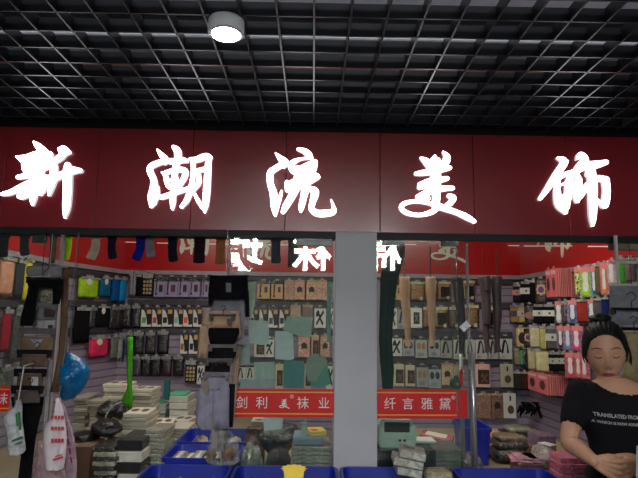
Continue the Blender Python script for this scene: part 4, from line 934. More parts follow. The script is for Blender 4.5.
def slab_pack(cx, cy, z, w, l, h, rz, rgb, label, kind='wrap', name='wrapped_pack', cat='packet', tilt=0, parts=(), puff=0, group=None):
    me = None
    mb = MB()
    if puff:
        mb.box(-w/2, -l/2, 0, w/2, l/2, h, bev=h*.42)
        bmesh.ops.subdivide_edges(mb.b, edges=[e for e in mb.b.edges if e.calc_length() > .05], cuts=3, use_grid_fill=True)
        for v in mb.b.verts:
            v.co += Vector((noise.noise(v.co*22+Vector((cx*9, cy*5, 0))), noise.noise(v.co*22+Vector((5, cx*7, 1))), max(-.2, noise.noise(v.co*16+Vector((cx*9, 3, 0))))))*puff*.012; v.co.z = max(0, v.co.z)
    else: mb.box(-w/2, -l/2, 0, w/2, l/2, h, bev=min(.004, h*.2))
    o = link(name, mb.mesh(name, bool(puff)), C(rgb, kind), None, (cx, cy, z), rz); o.rotation_euler = (0, tilt, rz)
    tag(o, label, cat, group)
    for (pn, sh, u0, v0, u1, v1, c) in parts:   # printed on the lid
        m2 = MB(); pol = shape(sh, (u0-.5)*w, (v0-.5)*l, (u1-.5)*w, (v1-.5)*l)
        for q in pol:
            vs_ = [m2.b.verts.new((x, y, h+.0008)) for x, y in q]; vb_ = [m2.b.verts.new((x, y, h-.002)) for x, y in q]; m2.b.faces.new(vs_)
            for i in range(len(q)): m2.b.faces.new((vs_[i], vb_[i], vb_[(i+1) % len(q)], vs_[(i+1) % len(q)]))
        link(pn, m2.mesh(pn), C(c, 'print'), o)
    return o
rnd = random.Random(11)
def stack(px0, px1, ytop, d, base, l, bh, rgb, desc, name='sock_box', cat='box', noun='flat white sock box', kind='matte', lid=True, jit=.011, maxn=18, rz0=0, topz=None, alt=None):
    a = at(px0, ytop, d); b = at(px1, ytop, d); w = b.x-a.x; z1 = a.z if topz is None else topz
    n = max(1, min(maxn, round((z1-base)/bh))); bh = (z1-base)/n
    for i in range(n):
        top = i == n-1; c = rgb if not alt or i % 2 else alt
        k = rnd.uniform(.9, 1.06); c = tuple(min(255, int(v*k)) for v in c)
        lab = '%s, %s of %s' % (noun, 'topmost' if top else ORD[n-1-i]+' from top', desc)
        slab_pack((a.x+b.x)/2+rnd.uniform(-jit, jit)*(.4 if not top else 1), d+l/2+rnd.uniform(-jit, jit), base+bh*i, w*rnd.uniform(.95, 1.0), l, bh*.95, rz0+rnd.uniform(-.05, .05)*(jit/.008), c, lab, kind, name, cat,
                  parts=([('brown_photo', 'oval', .12, .3, .42, .75, (92, 74, 60)), ('brown_photo', 'oval', .56, .3, .86, .75, (92, 74, 60))] if lid and top else [('edge_print', 'rect', .1, .02, .5, .06, (150, 146, 132))] if lid else ()), group=None)
    return z1
WB = (186, 182, 164)
stack(132, 153, 389, 3.72, .75, .2, 0.024, WB, 'the tall stack left of the teal tube')
stack(122, 147, 413, 3.32, .75, .22, 0.024, WB, 'the stack in front of the tall one')
stack(104, 129, 384, 3.8, .75, .2, 0.026, (196, 192, 172), 'the stack beside the green cloth')
stack(74, 88, 397, 3.75, .75, .25, 0.024, (160, 156, 142), 'the stack below the blue bag', lid=False)
stack(89, 104, 400, 3.7, .75, .25, 0.022, (166, 160, 146), 'the second stack right of the blue bag', lid=False)
stack(153, 166, 404, 4.25, .75, .2, 0.025, (170, 180, 166), 'the small rear stack under the green card')
stack(170, 189, 396, 4.2, .75, .25, .05, (190, 192, 180), 'the rear stack under the mint lid')
stack(146, 166, 430, 3.0, .75, .2, 0.019, (150, 148, 134), 'the low stack left of the blue bins', kind='wrap', lid=False)
stack(168, 189, 428, 3.28, .75, .2, 0.020, (160, 158, 144), 'the low stack behind the rear blue bins', lid=False, jit=.01)
stack(149, 170, 423, 3.52, .75, .2, .06, (196, 194, 180), 'the messy middle pile', maxn=3, jit=.012, rz0=.12)
stack(173, 192, 420, 3.78, .75, .2, .05, (190, 188, 172), 'the messy right pile', maxn=4, jit=.012, rz0=-.15)
stack(118, 144, 440, 2.86, .75, .26, .05, (40, 40, 42), 'the black and white stack by table edge', noun='large flat box', lid=False, alt=(190, 188, 176), kind='gloss')
stack(94, 117, 447, 2.84, .75, .24, 0.023, (52, 52, 50), 'the dark pack stack', noun='dark wrapped pack', name='wrapped_pack', cat='packet', lid=False, alt=(150, 146, 130), kind='wrap')
a = at(171, 394, 4.25); b = at(187, 394, 4.25)
slab_pack((a.x+b.x)/2, 4.3, at(171, 396, 4.2).z, b.x-a.x, .16, .018, 0, (90, 190, 150), 'mint green flat box lying on the rear stack below teal tube', 'print', 'flat_green_box', 'box')
p = at(168.5, 380, 4.75); q = at(168.5, 407, 4.75)
simple('cardboard_tube', MB().box(p.x-.024, 4.7, .75, p.x+.02, 4.74, p.z), C((30, 104, 104)), 'upright teal box strip leaning on back wall behind the white stacks', 'tube')
slab_pack(at(157, 401, 4.3).x, 4.34, at(157, 404, 4.25).z+.002, .1, .14, .012, .3, (70, 150, 120), 'green card lying on the small rear stack', 'print', 'card', 'card')
a = at(76, 445, 2.95); b = at(93, 445, 2.95)
slab_pack((a.x+b.x)/2, 3.02, .75, b.x-a.x, .2, a.z-.75, 0, (104, 78, 60), 'brown cardboard box left of the dark pack stack on table', 'matte', 'cardboard_box', 'box')
a = at(76, 470, 2.72); b = at(108, 470, 2.72)
slab_pack((a.x+b.x)/2, 2.76, .75, b.x-a.x, .08, .035, 0, (44, 40, 40), 'dark patterned pack at the front table edge beside white bags', 'wrap')
# green cloth hanging by the white stacks
cloth('scarf', [[(337, 127, 133), (350, 127, 133), (372, 126.5, 132.5), (388, 127, 132), (398, 122, 133), (408, 119, 132)]], 3.66, (62, 138, 26), 'bright green cloth strip hanging down beside the white box stacks', 'cloth', th=.02)
p = at(130, 336, 3.66); simple('wire_hook', MB().tube([(p.x, 3.66, p.z-.02), (p.x, 3.66, 1.9), (p.x, 4.9, 1.9)], .002, seg=6), C((80, 80, 80), 'metal'), 'thin wire that the green cloth hangs from', 'wire')
# lumpy plastic bags
def blob(name, poly_px, d, depth, rgb, label, cat='bag', kind='wrap', seed=0, m=None, rough=.18, base=None):
    """soft bag: a crumpled closed shape with the outline's bounding rows, real thickness"""
    ys = [v for _, v in poly_px]; y0, y1 = min(ys), max(ys); mb = MB(); rows = []
    nr = 14; ns = 20
    for j in range(nr+1):
        y = y0+(y1-y0)*(.01+.98*j/nr); xs = []
        for i in range(len(poly_px)):
            (ax, ay), (bx, by) = poly_px[i], poly_px[(i+1) % len(poly_px)]
            if (ay-y)*(by-y) <= 0 and ay != by: xs.append(ax+(bx-ax)*(y-ay)/(by-ay))
        if len(xs) < 2: continue
        a = at(min(xs), y, d); b = at(max(xs), y, d); c = (a+b)/2; rx = max(.002, (b.x-a.x)/2)
        ry = min(depth/2, rx*1.1)*max(.25, math.sin(math.pi*(.06+.88*j/nr))**.6)
        ring = []
        for k in range(ns):
            t = 2*math.pi*k/ns; q = Vector((c.x+rx*math.cos(t), d+ry*math.sin(t), c.z))
            n_ = noise.noise(q*26+Vector((seed, 0, 0)))+.6*abs(noise.noise(q*60+Vector((0, seed, 0))))
            q.x += math.cos(t)*rx*.12*n_*rough*5; q.y += math.sin(t)*ry*.5*n_*rough*4; q.z += .02*noise.noise(q*20)*rough*2
            ring.append(mb.b.verts.new(q))
        rows.append(ring)
    for i in range(len(rows)-1):
        for k in range(ns): mb.b.faces.new((rows[i][k], rows[i][(k+1) % ns], rows[i+1][(k+1) % ns], rows[i+1][k]))
    mb.b.faces.new(rows[0][::-1]); mb.b.faces.new(rows[-1])
    return simple(name, mb, m or C(rgb, kind), label, cat, smooth=True)
o = blob('plastic_bag', [(67, 352), (73, 353), (82, 359), (88, 368), (88, 378), (82, 390), (73, 400), (64, 402), (60, 398), (61, 370), (64, 358)], 2.47, .17, (20, 120, 190), 'bright blue knotted plastic bag hanging at left of the doorway', m=mat('blue bag plastic', (0, 98, 152), .3, var=.45, scale=16, bump=1, bscale=28, coat=.3))
p = at(68, 352, 2.47); simple('string', MB().tube([(p.x, 2.485, p.z-.01), (p.x-.01, 2.52, 1.97)], .002, seg=6), C((90, 90, 94)), 'thin cord above the blue plastic bag', 'cord')
WBG = mat('white bag plastic', (214, 200, 204), .35, var=.12, scale=14, bump=.7, bscale=16)
def marks(o, polys, rgb, y, name='printed_mark'):
    for P in polys:
        q = [at(u, v, y) for u, v in P]; mb = MB(); mb.prism([(p.x-o.location.x, p.z-o.location.z) for p in q], y-.001-o.location.y, y+.002-o.location.y); link(name, mb.mesh(name), C(rgb, 'print'), o)
o = cloth('plastic_bag', [[(398, 57, 59), (406, 55, 62), (418, 51, 65), (424, 45, 66), (440, 42, 67), (455, 43, 66), (468, 45, 64), (469.5, 48, 62)]], 2.37, (200, 190, 190), 'white carrier bag with red lettering hanging in front of left doorway', 'bag', th=.03, amp=.009, m=WBG)
marks(o, [[(51+x*3.4, y), (53.5+x*3.4, y-.5), (53.3+x*3.4, y+h_), (52.5+x*3.4, y+h_*.5), (51.2+x*3.4, y+h_)] for y, h_ in ((416, 4), (427, 4), (439, 4.5)) for x in range(4)]+[[(53, 459), (63, 456), (63, 458), (53, 461)], [(55, 456), (62, 454), (62, 455), (55, 457)]], (196, 50, 60), 2.348)
o = cloth('plastic_bag', [[(404, 60, 63), (420, 62, 69), (440, 63, 75), (462, 63, 77), (478, 62, 77), (500, 62, 77)]], 2.48, (170, 150, 170), 'pinkish mauve carrier bag behind the white bag with red lettering', 'bag', th=.03, amp=.01, m=film('mauve bag film', (190, 160, 176), .3))
marks(o, [[(63+i*1.4, 412+i*9), (64.6+i*1.4, 412+i*9), (65.5+i*1.4, 418+i*9), (64+i*1.4, 418+i*9)] for i in range(6)], (140, 40, 100), 2.46)
cloth('plastic_bag', [[(440, 38, 44), (455, 34, 60), (478, 30, 68), (500, 30, 70)]], 2.43, (170, 140, 150), 'crumpled pale pink bag at the bottom left corner', 'bag', th=.04, amp=.012, m=film('pink bag film', (180, 145, 150), .35))
p = at(58, 398, 2.4); simple('string', MB().tube([(p.x, 2.41, p.z-.004), (p.x-.01, 2.5, 1.97)], .0018, seg=6), C((120, 118, 116)), 'thin string above the white bag with red lettering', 'cord')
CLB = film('milky bag film', (205, 205, 210), .4)
o = cloth('plastic_bag', [[(400, 17, 20), (407, 14, 22), (416, 2, 23), (424, 4, 23), (438, 7, 25), (450, 7, 26), (455, 10, 20)]], 2.38, (180, 182, 188), 'milky clear carrier bag with green lettering hanging at far left', 'bag', th=.03, amp=.008, m=CLB)
marks(o, [[(12, 440), (22, 436), (23, 438), (12, 442)], [(14, 444), (22, 441), (22, 443), (15, 445)], [(18, 412), (20, 412), (21, 430), (19, 430)], [(15.5, 413), (17, 413), (18, 426), (16.5, 426)]], (40, 110, 60), 2.36)
mb = MB(); a = at(24, 366, 2.385); b = at(18, 402, 2.385); mb.tube([(a.x, 2.385, a.z), (b.x, 2.385, b.z)], .003, seg=6); mb.tube([(a.x, 2.385, a.z), (a.x+.012, 2.505, a.z+.012)], .003, seg=6); mb.tube([(a.x+.012, 2.508, a.z+.01), (a.x+.012, 2.515, 1.965)], .0015, seg=6)
simple('string', mb, C((190, 188, 186)), 'white twisted string carrying the milky bag with green lettering', 'cord')
o = cloth('plastic_bag', [[(430, 211, 229), (438, 209, 236), (450, 206, 240), (460, 205, 241), (465, 210, 234)]], 2.44, (0, 0, 0), 'clear plastic bag with brown contents hanging under the lavender trousers', 'bag', th=.03, amp=.01, m=film('clear bag film', (190, 186, 172), .8))
blob('sock_bundle', [(206, 452), (212, 448), (217, 455), (214, 463), (207, 463)], 2.46, .05, (104, 78, 50), 'brown bundle at left inside the clear hanging bag', 'socks', 'cloth')
blob('sock_bundle', [(222, 452), (232, 444), (238, 450), (232, 459), (222, 461)], 2.46, .05, (116, 76, 54), 'reddish brown bundle at right inside the clear hanging bag', 'socks', 'cloth')
# black bags amid stacks
for k, (pl, d, lab) in enumerate([([(98, 408), (108, 400), (116, 402), (118, 410), (112, 418), (100, 422), (96, 416)], 3.3, 'black plastic bag on the stacks left of green cloth, upper lump'), ([(112, 404), (120, 400), (126, 404), (126, 416), (120, 420), (112, 416)], 3.35, 'black plastic bag beside the green cloth, right lump'), ([(92, 424), (104, 418), (118, 420), (122, 430), (112, 438), (96, 436)], 3.1, 'black plastic bag with silver twist, lower lump'), ([(70, 434), (84, 430), (98, 433), (100, 441), (86, 443), (72, 441)], 3.1, 'flat black wrapped bag beside the pinkish mauve carrier bag')]):
    blob('plastic_bag', pl, d, .16, (0, 0, 0), lab, seed=k*3, m=mat('black bag plastic', (18, 18, 20), .38, var=.2, scale=12, bump=1, bscale=45, coat=.15))
mb = MB(); P = [at(x, y, 3.2) for x, y in ((121, 402), (112, 407), (106, 416), (104, 426))]; mb.tube(crom([tuple(p) for p in P], 5), .005, seg=6)
simple('bag_tie', mb, C((170, 170, 172), 'wrap'), 'silvery twisted film draped over the black bags', 'film')
# ------------------------------------------------------------------ goods in the bins and behind the panes
def pk(x0, x1, y0, y1, d, base, l, rgb, label, kind='wrap', rz=0, puff=0, **k):
    a = at(x0, y0, d); b = at(x1, y0, d); return slab_pack((a.x+b.x)/2, d+l/2, base, b.x-a.x, l, max(.006, a.z-base), rz, rgb, label, kind, puff=puff, **k)
def fill(x0, x1, y0, y1, z, n, cols, desc, rz=0, l=None, h=.07, up_=True, kind='wrap'):
    w = (x1-x0)/n
    for i in range(n):
        c = cols[i % len(cols)]
        o = slab_pack(x0+w*(i+.5), (y0+y1)/2, z, w*.88, (y1-y0)*rnd.uniform(.86, .96), h*rnd.uniform(.85, 1.05), rz+rnd.uniform(-.04, .04), c[0], '%s, %s from left in %s' % (c[1], ORD[i], desc), kind, tilt=rnd.uniform(-.06, .06), puff=.25)
GP = ((150, 146, 168), 'violet grey wrapped pack'); WP = ((200, 198, 186), 'white wrapped pack'); DP = ((62, 60, 62), 'dark wrapped pack'); BP = ((150, 138, 110), 'beige wrapped pack')
zb = BT-.124
fill(XA+.035, -.37, 2.11, 2.44, zb+.012, 4, [WP, GP, ((110, 120, 160), 'bluish wrapped pack'), GP], 'the left end bin', h=.085)
fill(-.285, .07, 2.11, 2.44, zb+.012, 5, [DP, BP, ((120, 116, 112), 'grey wrapped pack'), ((150, 146, 134), 'pale wrapped pack'), DP], 'the bin before left pane', h=.09)
fill(.18, .53, 2.11, 2.44, zb+.012, 3, [WP, BP, ((130, 126, 116), 'grey wrapped pack')], 'the bin before right pane', h=.09)
fill(.65, .99, 2.11, 2.44, zb+.012, 3, [((190, 170, 170), 'pinkish white pack'), WP, ((100, 120, 150), 'blue grey pack')], 'the bin before the doorway', h=.085)
fill(at(175, 447, 2.85).x+.04, -.38, 2.61, 2.81, zb+.012, 6, [WP, ((214, 212, 200), 'bright white boxed pack')], 'the bin behind the end bin', h=.105, kind='print')
fill(at(190, 430, 3.24).x+.04, -.38, 2.93, 3.2, zb+.012, 3, [((196, 186, 160), 'cream wrapped pack'), WP], 'the farthest back bin', h=.1)
# yellow starburst tag
mb = MB(); P = []
for k in range(24):
    a_ = 2*math.pi*k/24; r_ = (.05, .04)[k % 2]; P.append((r_*math.cos(a_), r_*.3*math.sin(a_)))
mb.prism(P, -.001, .001); mb.prism([(-.038, .0), (.038, .0), (.034, -.034), (.012, -.04), (.01, -.07), (-.01, -.07), (-.012, -.04), (-.034, -.034)], -.0012, .0008)
p = at(294, 468.5, 2.064); o = link('price_tag', mb.mesh('tag'), C((240, 200, 20), 'print'), None, p); o.rotation_euler = (R(-12), 0, 0); tag(o, 'yellow starburst price tag standing on the blue bin before the left pane', 'price tag')
p = at(294, 473, 2.053); link('stick', MB().tube([(0, .003, -.03), (0, .005, -.14)], .002, seg=6).mesh('stick'), C((200, 190, 80)), o)
Z = .82
zt = pk(291, 331, 440, 476, 2.6, Z, .22, (150, 148, 138), 'wide shiny wrapped pack on the table beside the column', puff=0).dimensions.z if False else None
stack(291, 331, 447, 2.6, Z, .24, 0.019, (132, 130, 118), 'the shiny stack beside the column', noun='silvery wrapped pack', name='wrapped_pack', cat='packet', kind='wrap', lid=False, jit=.005)
zs = at(291, 447, 2.6).z
pk(293, 323, 437, 446, 2.64, zs, .16, (110, 128, 146), 'blue grey flat box on top of the shiny stack', 'print', name='box', cat='box')
z2 = at(293, 437, 2.64).z
pk(308, 325, 431, 437, 2.66, z2, .1, (214, 190, 90), 'small yellow packet with red patch on the blue grey box', 'print', parts=[('red_patch', 'rect', .1, .1, .5, .5, (190, 50, 50))], rz=.2)
o = sheet([(301, 420), (306, 419), (307, 437), (301, 438)], 2.66, (160, 176, 170), 'upright pale card behind the blue grey box', 'card', 'card', th=.004)
pk(251, 266, 421, 434, 3.0, Z, .12, (190, 186, 160), 'cream box with oval label behind left pane', 'print', name='box', cat='box', parts=[('oval_label', 'oval', .2, .1, .8, .5, (90, 80, 90))])
pk(247, 262, 430, 442, 2.87, Z, .1, (120, 66, 60), 'dull red wrapped pack behind left pane', puff=.5)
pk(237, 262, 446, 466, 2.62, Z, .16, (130, 134, 126), 'clear crumpled pack at lower left of the pane', puff=.6)
blob('plastic_bag', [(262, 428), (278, 422), (296, 424), (298, 434), (292, 446), (284, 456), (270, 456), (262, 446), (256, 436)], 2.9, .22, (0, 0, 0), 'large black plastic bag on table behind left pane', seed=4, m=MT['black bag plastic'])
pk(264, 290, 452, 470, 2.6, Z, .2, (40, 42, 40), 'black shiny wrapped pack on table in front of black bag', puff=.6)
# card terminal behind the right pane
cm = thing('card_terminal', 'pale green grey desk machine with dark screen and buttons behind the right pane', 'machine', (0, 0, 0))
a = at(379, 449, 2.66); b = at(417, 449, 2.66); t_ = at(398, 420, 2.66); cx_ = (a.x+b.x)/2; cm.location = (cx_, 2.7, a.z); W_ = (b.x-a.x)/2; H_ = t_.z-a.z
pk(378, 436, 449.5, 470, 2.62, Z, .2, (30, 32, 34), 'black flat case under the desk machine', 'gloss', name='case', cat='case', rz=0)
prof = [(-W_*.92, 0), (W_*.86, 0), (W_, H_*.3), (W_*.95, H_*.75), (W_*.7, H_), (-W_*.8, H_), (-W_, H_*.7), (-W_*1.0, H_*.2)]
mb = MB(); mb.prism(prof, -.04, .08); bmesh.ops.bevel(mb.b, geom=list(mb.b.edges), offset=.005, segments=2, affect='EDGES'); link('housing', mb.mesh('h'), C((176, 194, 184)), cm)
link('screen', MB().box(-W_*.72, -.042, H_*.58, W_*.62, -.038, H_*.92).mesh('s'), C((16, 20, 22), 'gloss'), cm)
for (u, v, r_) in ((.1, .3, .006), (.35, .3, .006), (.32, .12, .011)): link('button', MB().box(W_*u-r_, -.044, H_*v-r_*.8, W_*u+r_, -.039, H_*v+r_*.8, bev=.001).mesh('b'), C((30, 34, 36)), cm)
pk(414, 436, 441, 449, 2.74, at(414, 449.5, 2.62).z, .1, (190, 196, 186), 'white paper pad behind the desk machine', 'matte', name='paper_pad', cat='paper')
stack(432, 464, 449, 2.64, Z, .2, 0.019, (108, 112, 104), 'the grey stack behind right pane', noun='clear grey wrapped pack', name='wrapped_pack', cat='packet', kind='wrap', lid=False, jit=.006)
zg = at(432, 449, 2.64).z
pk(420, 452, 437, 447, 2.86, Z, .14, (196, 96, 112), 'pink and white wrapped pack leaning behind the desk machine', 'wrap', rz=-.35, tilt=.12, parts=[('white_panel', 'rect', .15, .2, .8, .85, (214, 206, 190))])
stack(398, 425, 455, 2.5, .84, .1, .03, (176, 174, 160), 'the tilted pile before desk machine', noun='shiny white wrapped pack', name='wrapped_pack', cat='packet', kind='wrap', lid=False, jit=.008, rz0=-.2) if False else None
for k, (x0, x1, y, lab) in enumerate(((401, 427, 452, 'topmost shiny white wrapped pack of the pile before the desk machine'), (394, 424, 460, 'middle shiny white wrapped pack of the pile before the desk machine'), (397, 422, 469, 'lowest shiny white wrapped pack of the pile before the desk machine'))):
    a = at(x0, y, 2.3); b = at(x1, y, 2.3); slab_pack((a.x+b.x)/2, 2.36, a.z-.03, b.x-a.x, .12, .03, -.12+.06*k, (176, 174, 162), lab, 'wrap', tilt=.16, parts=[('grey_print', 'rect', .15, .3, .6, .7, (120, 118, 112))])
pk(426, 455, 472, 478, 2.33, .91, .1, (170, 160, 126), 'beige wrapped pack in the bin before right pane', puff=.3)
# goods inside the doorway
pk(465, 486, 456, 470, 2.75, Z, .14, (104, 92, 120), 'purple grey clear pack right of the chrome handle', puff=.3)
pk(480, 497, 446, 453, 3.3, Z, .16, (176, 160, 120), 'beige and black striped pack on pale wood table', puff=.5, parts=[('black_band', 'rect', 0, .3, 1, .5, (30, 30, 32))])
pk(480, 492, 435, 446, 3.55, Z, .16, (182, 176, 156), 'clear whitish pack on table behind the striped pack', puff=.8)
pk(490, 507, 433, 447, 3.45, Z, .16, (190, 148, 104), 'orange beige wrapped garment on table inside the doorway', puff=.9)
pk(508, 540, 434, 445, 3.7, Z, .2, (24, 26, 24), 'large black wrapped pack at the back of the table', puff=.6)
pk(509, 533, 428, 434, 3.74, at(508, 434, 3.7).z-.005, .14, (130, 134, 110), 'pale olive clear pack lying on the large black pack', puff=.6)
pk(497, 531, 452, 466, 3.05, Z, .2, (34, 32, 30), 'black wrapped pack at front of the pile in doorway', puff=.8)
pk(498, 529, 443, 452, 3.1, at(497, 452, 3.05).z-.005, .18, (52, 48, 42), 'dark brown wrapped pack in the middle of the doorway pile', puff=.8)
pk(500, 527, 437, 443, 3.14, at(498, 443, 3.1).z-.005, .15, (122, 104, 80), 'brown clear wrapped pack on top of the doorway pile', puff=.8)
pk(527, 540, 445, 457, 3.3, Z, .16, (110, 84, 62), 'brown wrapped pack right of the doorway pile', puff=.8)
pk(520, 546, 464, 475, 2.72, Z, .16, (90, 62, 70), 'dark mauve stack of cards near the elbow of the woman', 'gloss', rz=-.1)
zq = at(520, 464, 2.72).z
for i in range(4): slab_pack(at(524, 462, 2.72).x+.025*i+.01, 2.8, zq+.011*(i % 2)+.001, .1, .12, .009, -.2+.1*i, (206-14*i, 140, 150), 'thin pink card pack, %s from left on the dark mauve stack' % ORD[i], 'wrap')
pk(538, 556, 436, 458, 3.3, Z, .16, (120, 100, 130), 'purple clear plastic box against right wall', 'wrap', name='plastic_box', cat='box')
pk(541, 560, 450, 474, 2.9, Z, .18, (140, 132, 126), 'crumpled clear bag left of the elbow of the woman', puff=1)
pk(545, 556, 447, 451, 2.98, at(541, 450, 2.9).z, .08, (200, 194, 190), 'small white card lying on the crumpled clear bag', 'print', rz=.5)
stack(560, 597, 458, 2.62, Z, .14, 0.022, (204, 110, 134), 'the pink stack behind the forearm', noun='pink wrapped sock pack', name='wrapped_pack', cat='packet', kind='wrap', lid=False, jit=.01)
# cluster of black lace
mb = MB(); rn = random.Random(5)
ctr = on_line(531, 405, RW[0], RW[1], .07)
for k in range(26):
    s_ = Vector((rn.uniform(-.09, .09), rn.uniform(-.05, .03), rn.uniform(-.02, .03))); e = s_+Vector((rn.uniform(-.05, .05), rn.uniform(-.03, .02), rn.uniform(-.09, -.03)))
    mb.tube(crom([tuple(ctr+s_), tuple(ctr+(s_+e)/2+Vector((0, -.02, .01))), tuple(ctr+e)], 3), [.006, .009, .01, .012, .01, .009, .006], seg=6)
a = ctr+Vector((0, 0, .02)); mb.tube([tuple(a), (a.x+.12, a.y, a.z)], .004, seg=6)
simple('lace_cluster', mb, C((16, 16, 18), 'cloth'), 'tangled black lace cluster hanging low near the corner of right wall', 'lace', smooth=True)
# green bottle and red tag by the handle
p = at(456, 388, 2.62); simple('green_ornament', MB().lathe([(.022, 0), (.03, .012), (.028, .035), (.014, .05), (.01, .06)], 20, (p.x, 2.62, p.z)), C((30, 90, 66), 'gloss'), 'dark green rounded ornament on glass above the red sticker end', 'ornament', smooth=True)
sheet([(459.5, 372), (461.5, 368), (463, 372), (462.5, 386), (460, 388)], 2.55, (170, 26, 34), 'small red hanging tag left of the chrome handle', 'red_tag', 'tag', th=.004)
# ------------------------------------------------------------------ the woman
from mathutils.bvhtree import BVHTree
def remesh(mb, vox, smooth=2, name='m'):
    me = mb.mesh(name); o = bpy.data.objects.new(name, me); COL.objects.link(o)
    m = o.modifiers.new('r', 'REMESH'); m.mode = 'VOXEL'; m.voxel_size = vox; m.use_smooth_shade = True
    if smooth: s = o.modifiers.new('s', 'SMOOTH'); s.iterations = smooth; s.factor = .5
    bpy.context.view_layer.update()
    out = bpy.data.meshes.new_from_object(o.evaluated_get(bpy.context.evaluated_depsgraph_get()))
    bpy.data.objects.remove(o)
    for p in out.polygons: p.use_smooth = True
    return out
def chain(mb, P, n=6, seg=16, flat=1.0, ref=(0, 1, 0), grow=0):
    """tapered limb through (point, radius) pairs with rounded ends"""
    Q = crom([(p[0], p[1], p[2], r) for p, r in P], n)
    pts_ = [Vector(q[:3]) for q in Q]; rd = [q[3]+grow for q in Q]
    mb.tube(pts_, rd, seg=seg, flat=flat, ref=ref)
    for p, r in ((pts_[0], rd[0]), (pts_[-1], rd[-1])):
        rr_ = bmesh.ops.create_icosphere(mb.b, subdivisions=2, radius=r*.985)['verts']
        for v in rr_: v.co += p
def rings(mb, RS, seg=28, grow=0):
    """RS = (centre, rx, ry) stacked ellipses, superelliptic"""
    Q = crom([(c[0], c[1], c[2], rx, ry) for c, rx, ry in RS], 5); rg = []
    for q in Q:
        ring = []
        for k in range(seg):
            t = 2*math.pi*k/seg; u = (q[3]+grow)*math.copysign(abs(math.cos(t))**.88, math.cos(t)); v = (q[4]+grow)*math.copysign(abs(math.sin(t))**.88, math.sin(t))
            ring.append(mb.b.verts.new((q[0]+u*YC-v*YS, q[1]+u*YS+v*YC, q[2])))
        rg.append(ring)
    for i in range(len(rg)-1):
        for k in range(seg): mb.b.faces.new((rg[i][k], rg[i][(k+1) % seg], rg[i+1][(k+1) % seg], rg[i+1][k]))
    mb.b.faces.new(rg[0][::-1]); mb.b.faces.new(rg[-1])
DB = 2.30
YC, YS = math.cos(R(-14)), math.sin(R(-14))
def W(px, py, d): return at(px, py, d)
eye = at(608.5, 352.8, 2.23)
HM = Matrix.Translation(eye+Vector((.03, .08, 0))) @ Matrix.Rotation(R(-3), 4, 'Y') @ Matrix.Rotation(R(-24), 4, 'Z') @ Matrix.Rotation(R(3), 4, 'X') @ Matrix.Diagonal((1.06, 1.03, 1.15, 1))
def g2(x, z, cx, cz, sx_, sz): return math.exp(-((x-cx)/sx_)**2-((z-cz)/sz)**2)
def head_pt(a, b, c, grow=0):
    """a,b,c unit direction; the face looks along -y"""
    x, y, z = .077*a, .096*b, (.116 if c < 0 else .116-.018*c)*c+.012
    if c < 0:
        x *= 1-.30*(-c)**1.7; y *= (1-.42*(-c)**1.2) if b > 0 else (1-.10*(-c)**2)
    if b < 0:
        y *= .93; q = -b
        fx = abs(x)
        d = 0
        d += .019*g2(x, z, 0, -.040, .010, .012)+.011*g2(x, z, 0, -.022, .008, .020)+.005*g2(fx, z, .012, -.045, .007, .008)   # nose, wings
        d -= .008*g2(fx, z, .031, -.002, .017, .012); d += .0045*g2(fx, z, .031, -.004, .013, .007)       # sockets, lids
        d += .003*g2(fx, z, .03, .018, .022, .008)                                                    # brow
        d += .006*g2(x, z, 0, -.070, .020, .006)+.0065*g2(x, z, 0, -.079, .017, .005)-.0035*g2(x, z, 0, -.0745, .022, .0022) # lips
        d -= .003*g2(x, z, 0, -.089, .018, .006); d += .006*g2(x, z, 0, -.100, .018, .012)                  # chin
        d += .004*g2(fx, z, .045, -.035, .02, .025)
        y -= d*q
    v = Vector((x, y, z)); 
    return v*(1+grow/.09) if grow else v
def head_mesh(mb, M_, grow=0, nu=72, nv=60, keep=None, ff=None):
    V = []
    for j in range(nv+1):
        th = math.pi*j/nv; row = []
        for i in range(nu):
            ph = 2*math.pi*i/nu; p = head_pt(math.sin(th)*math.cos(ph), math.sin(th)*math.sin(ph), math.cos(th), grow)
            if ff: p = ff(p)
            row.append(p)
        V.append(row)
    vv = [[mb.b.verts.new(M_ @ p) for p in row] for row in V]
    for j in range(nv):
        for i in range(nu):
            k = (i+1) % nu; quad = (V[j][i], V[j][k], V[j+1][k], V[j+1][i])
            if keep and not keep(sum(quad, Vector())/4): continue
            try: mb.b.faces.new((vv[j][i], vv[j][k], vv[j+1][k], vv[j+1][i]))
            except ValueError: pass
    bmesh.ops.remove_doubles(mb.b, verts=mb.b.verts[:], dist=.0002)
    bmesh.ops.delete(mb.b, geom=[v for v in mb.b.verts if not v.link_faces], context='VERTS')
cx = at(616, 410, DB).x
def zt_(py): return at(616, py, DB).z
sh_l = at(574, 392, DB); sh_l = Vector((cx-.137*YC, DB-.137*YS, sh_l.z)); sh_r = Vector((cx+.137*YC, DB+.137*YS, sh_l.z))
el_l = at(569, 441, 2.26); wr_l = at(594, 461, 2.13)
el_r = at(665, 446, 2.27); wr_r = at(641, 462, 2.12)
neck0 = Vector((cx-.012, DB+.01, zt_(388))); neck1 = HM @ Vector((0, .025, -.06))
torso = [((cx, DB, zt_(377)), .045, .042), ((cx, DB, zt_(381)), .080, .054), ((cx, DB, zt_(385)), .118, .062), ((cx, DB, zt_(392)), .143, .076), ((cx, DB-.008, zt_(405)), .146, .094), ((cx, DB-.014, zt_(419)), .138, .106), ((cx, DB-.006, zt_(433)), .120, .096),
         ((cx, DB, zt_(448)), .104, .086), ((cx, DB, zt_(462)), .104, .086), ((cx, DB, zt_(478)), .125, .098), ((cx, DB, zt_(500)), .150, .108), ((cx, DB, zt_(520)), .148, .105)]
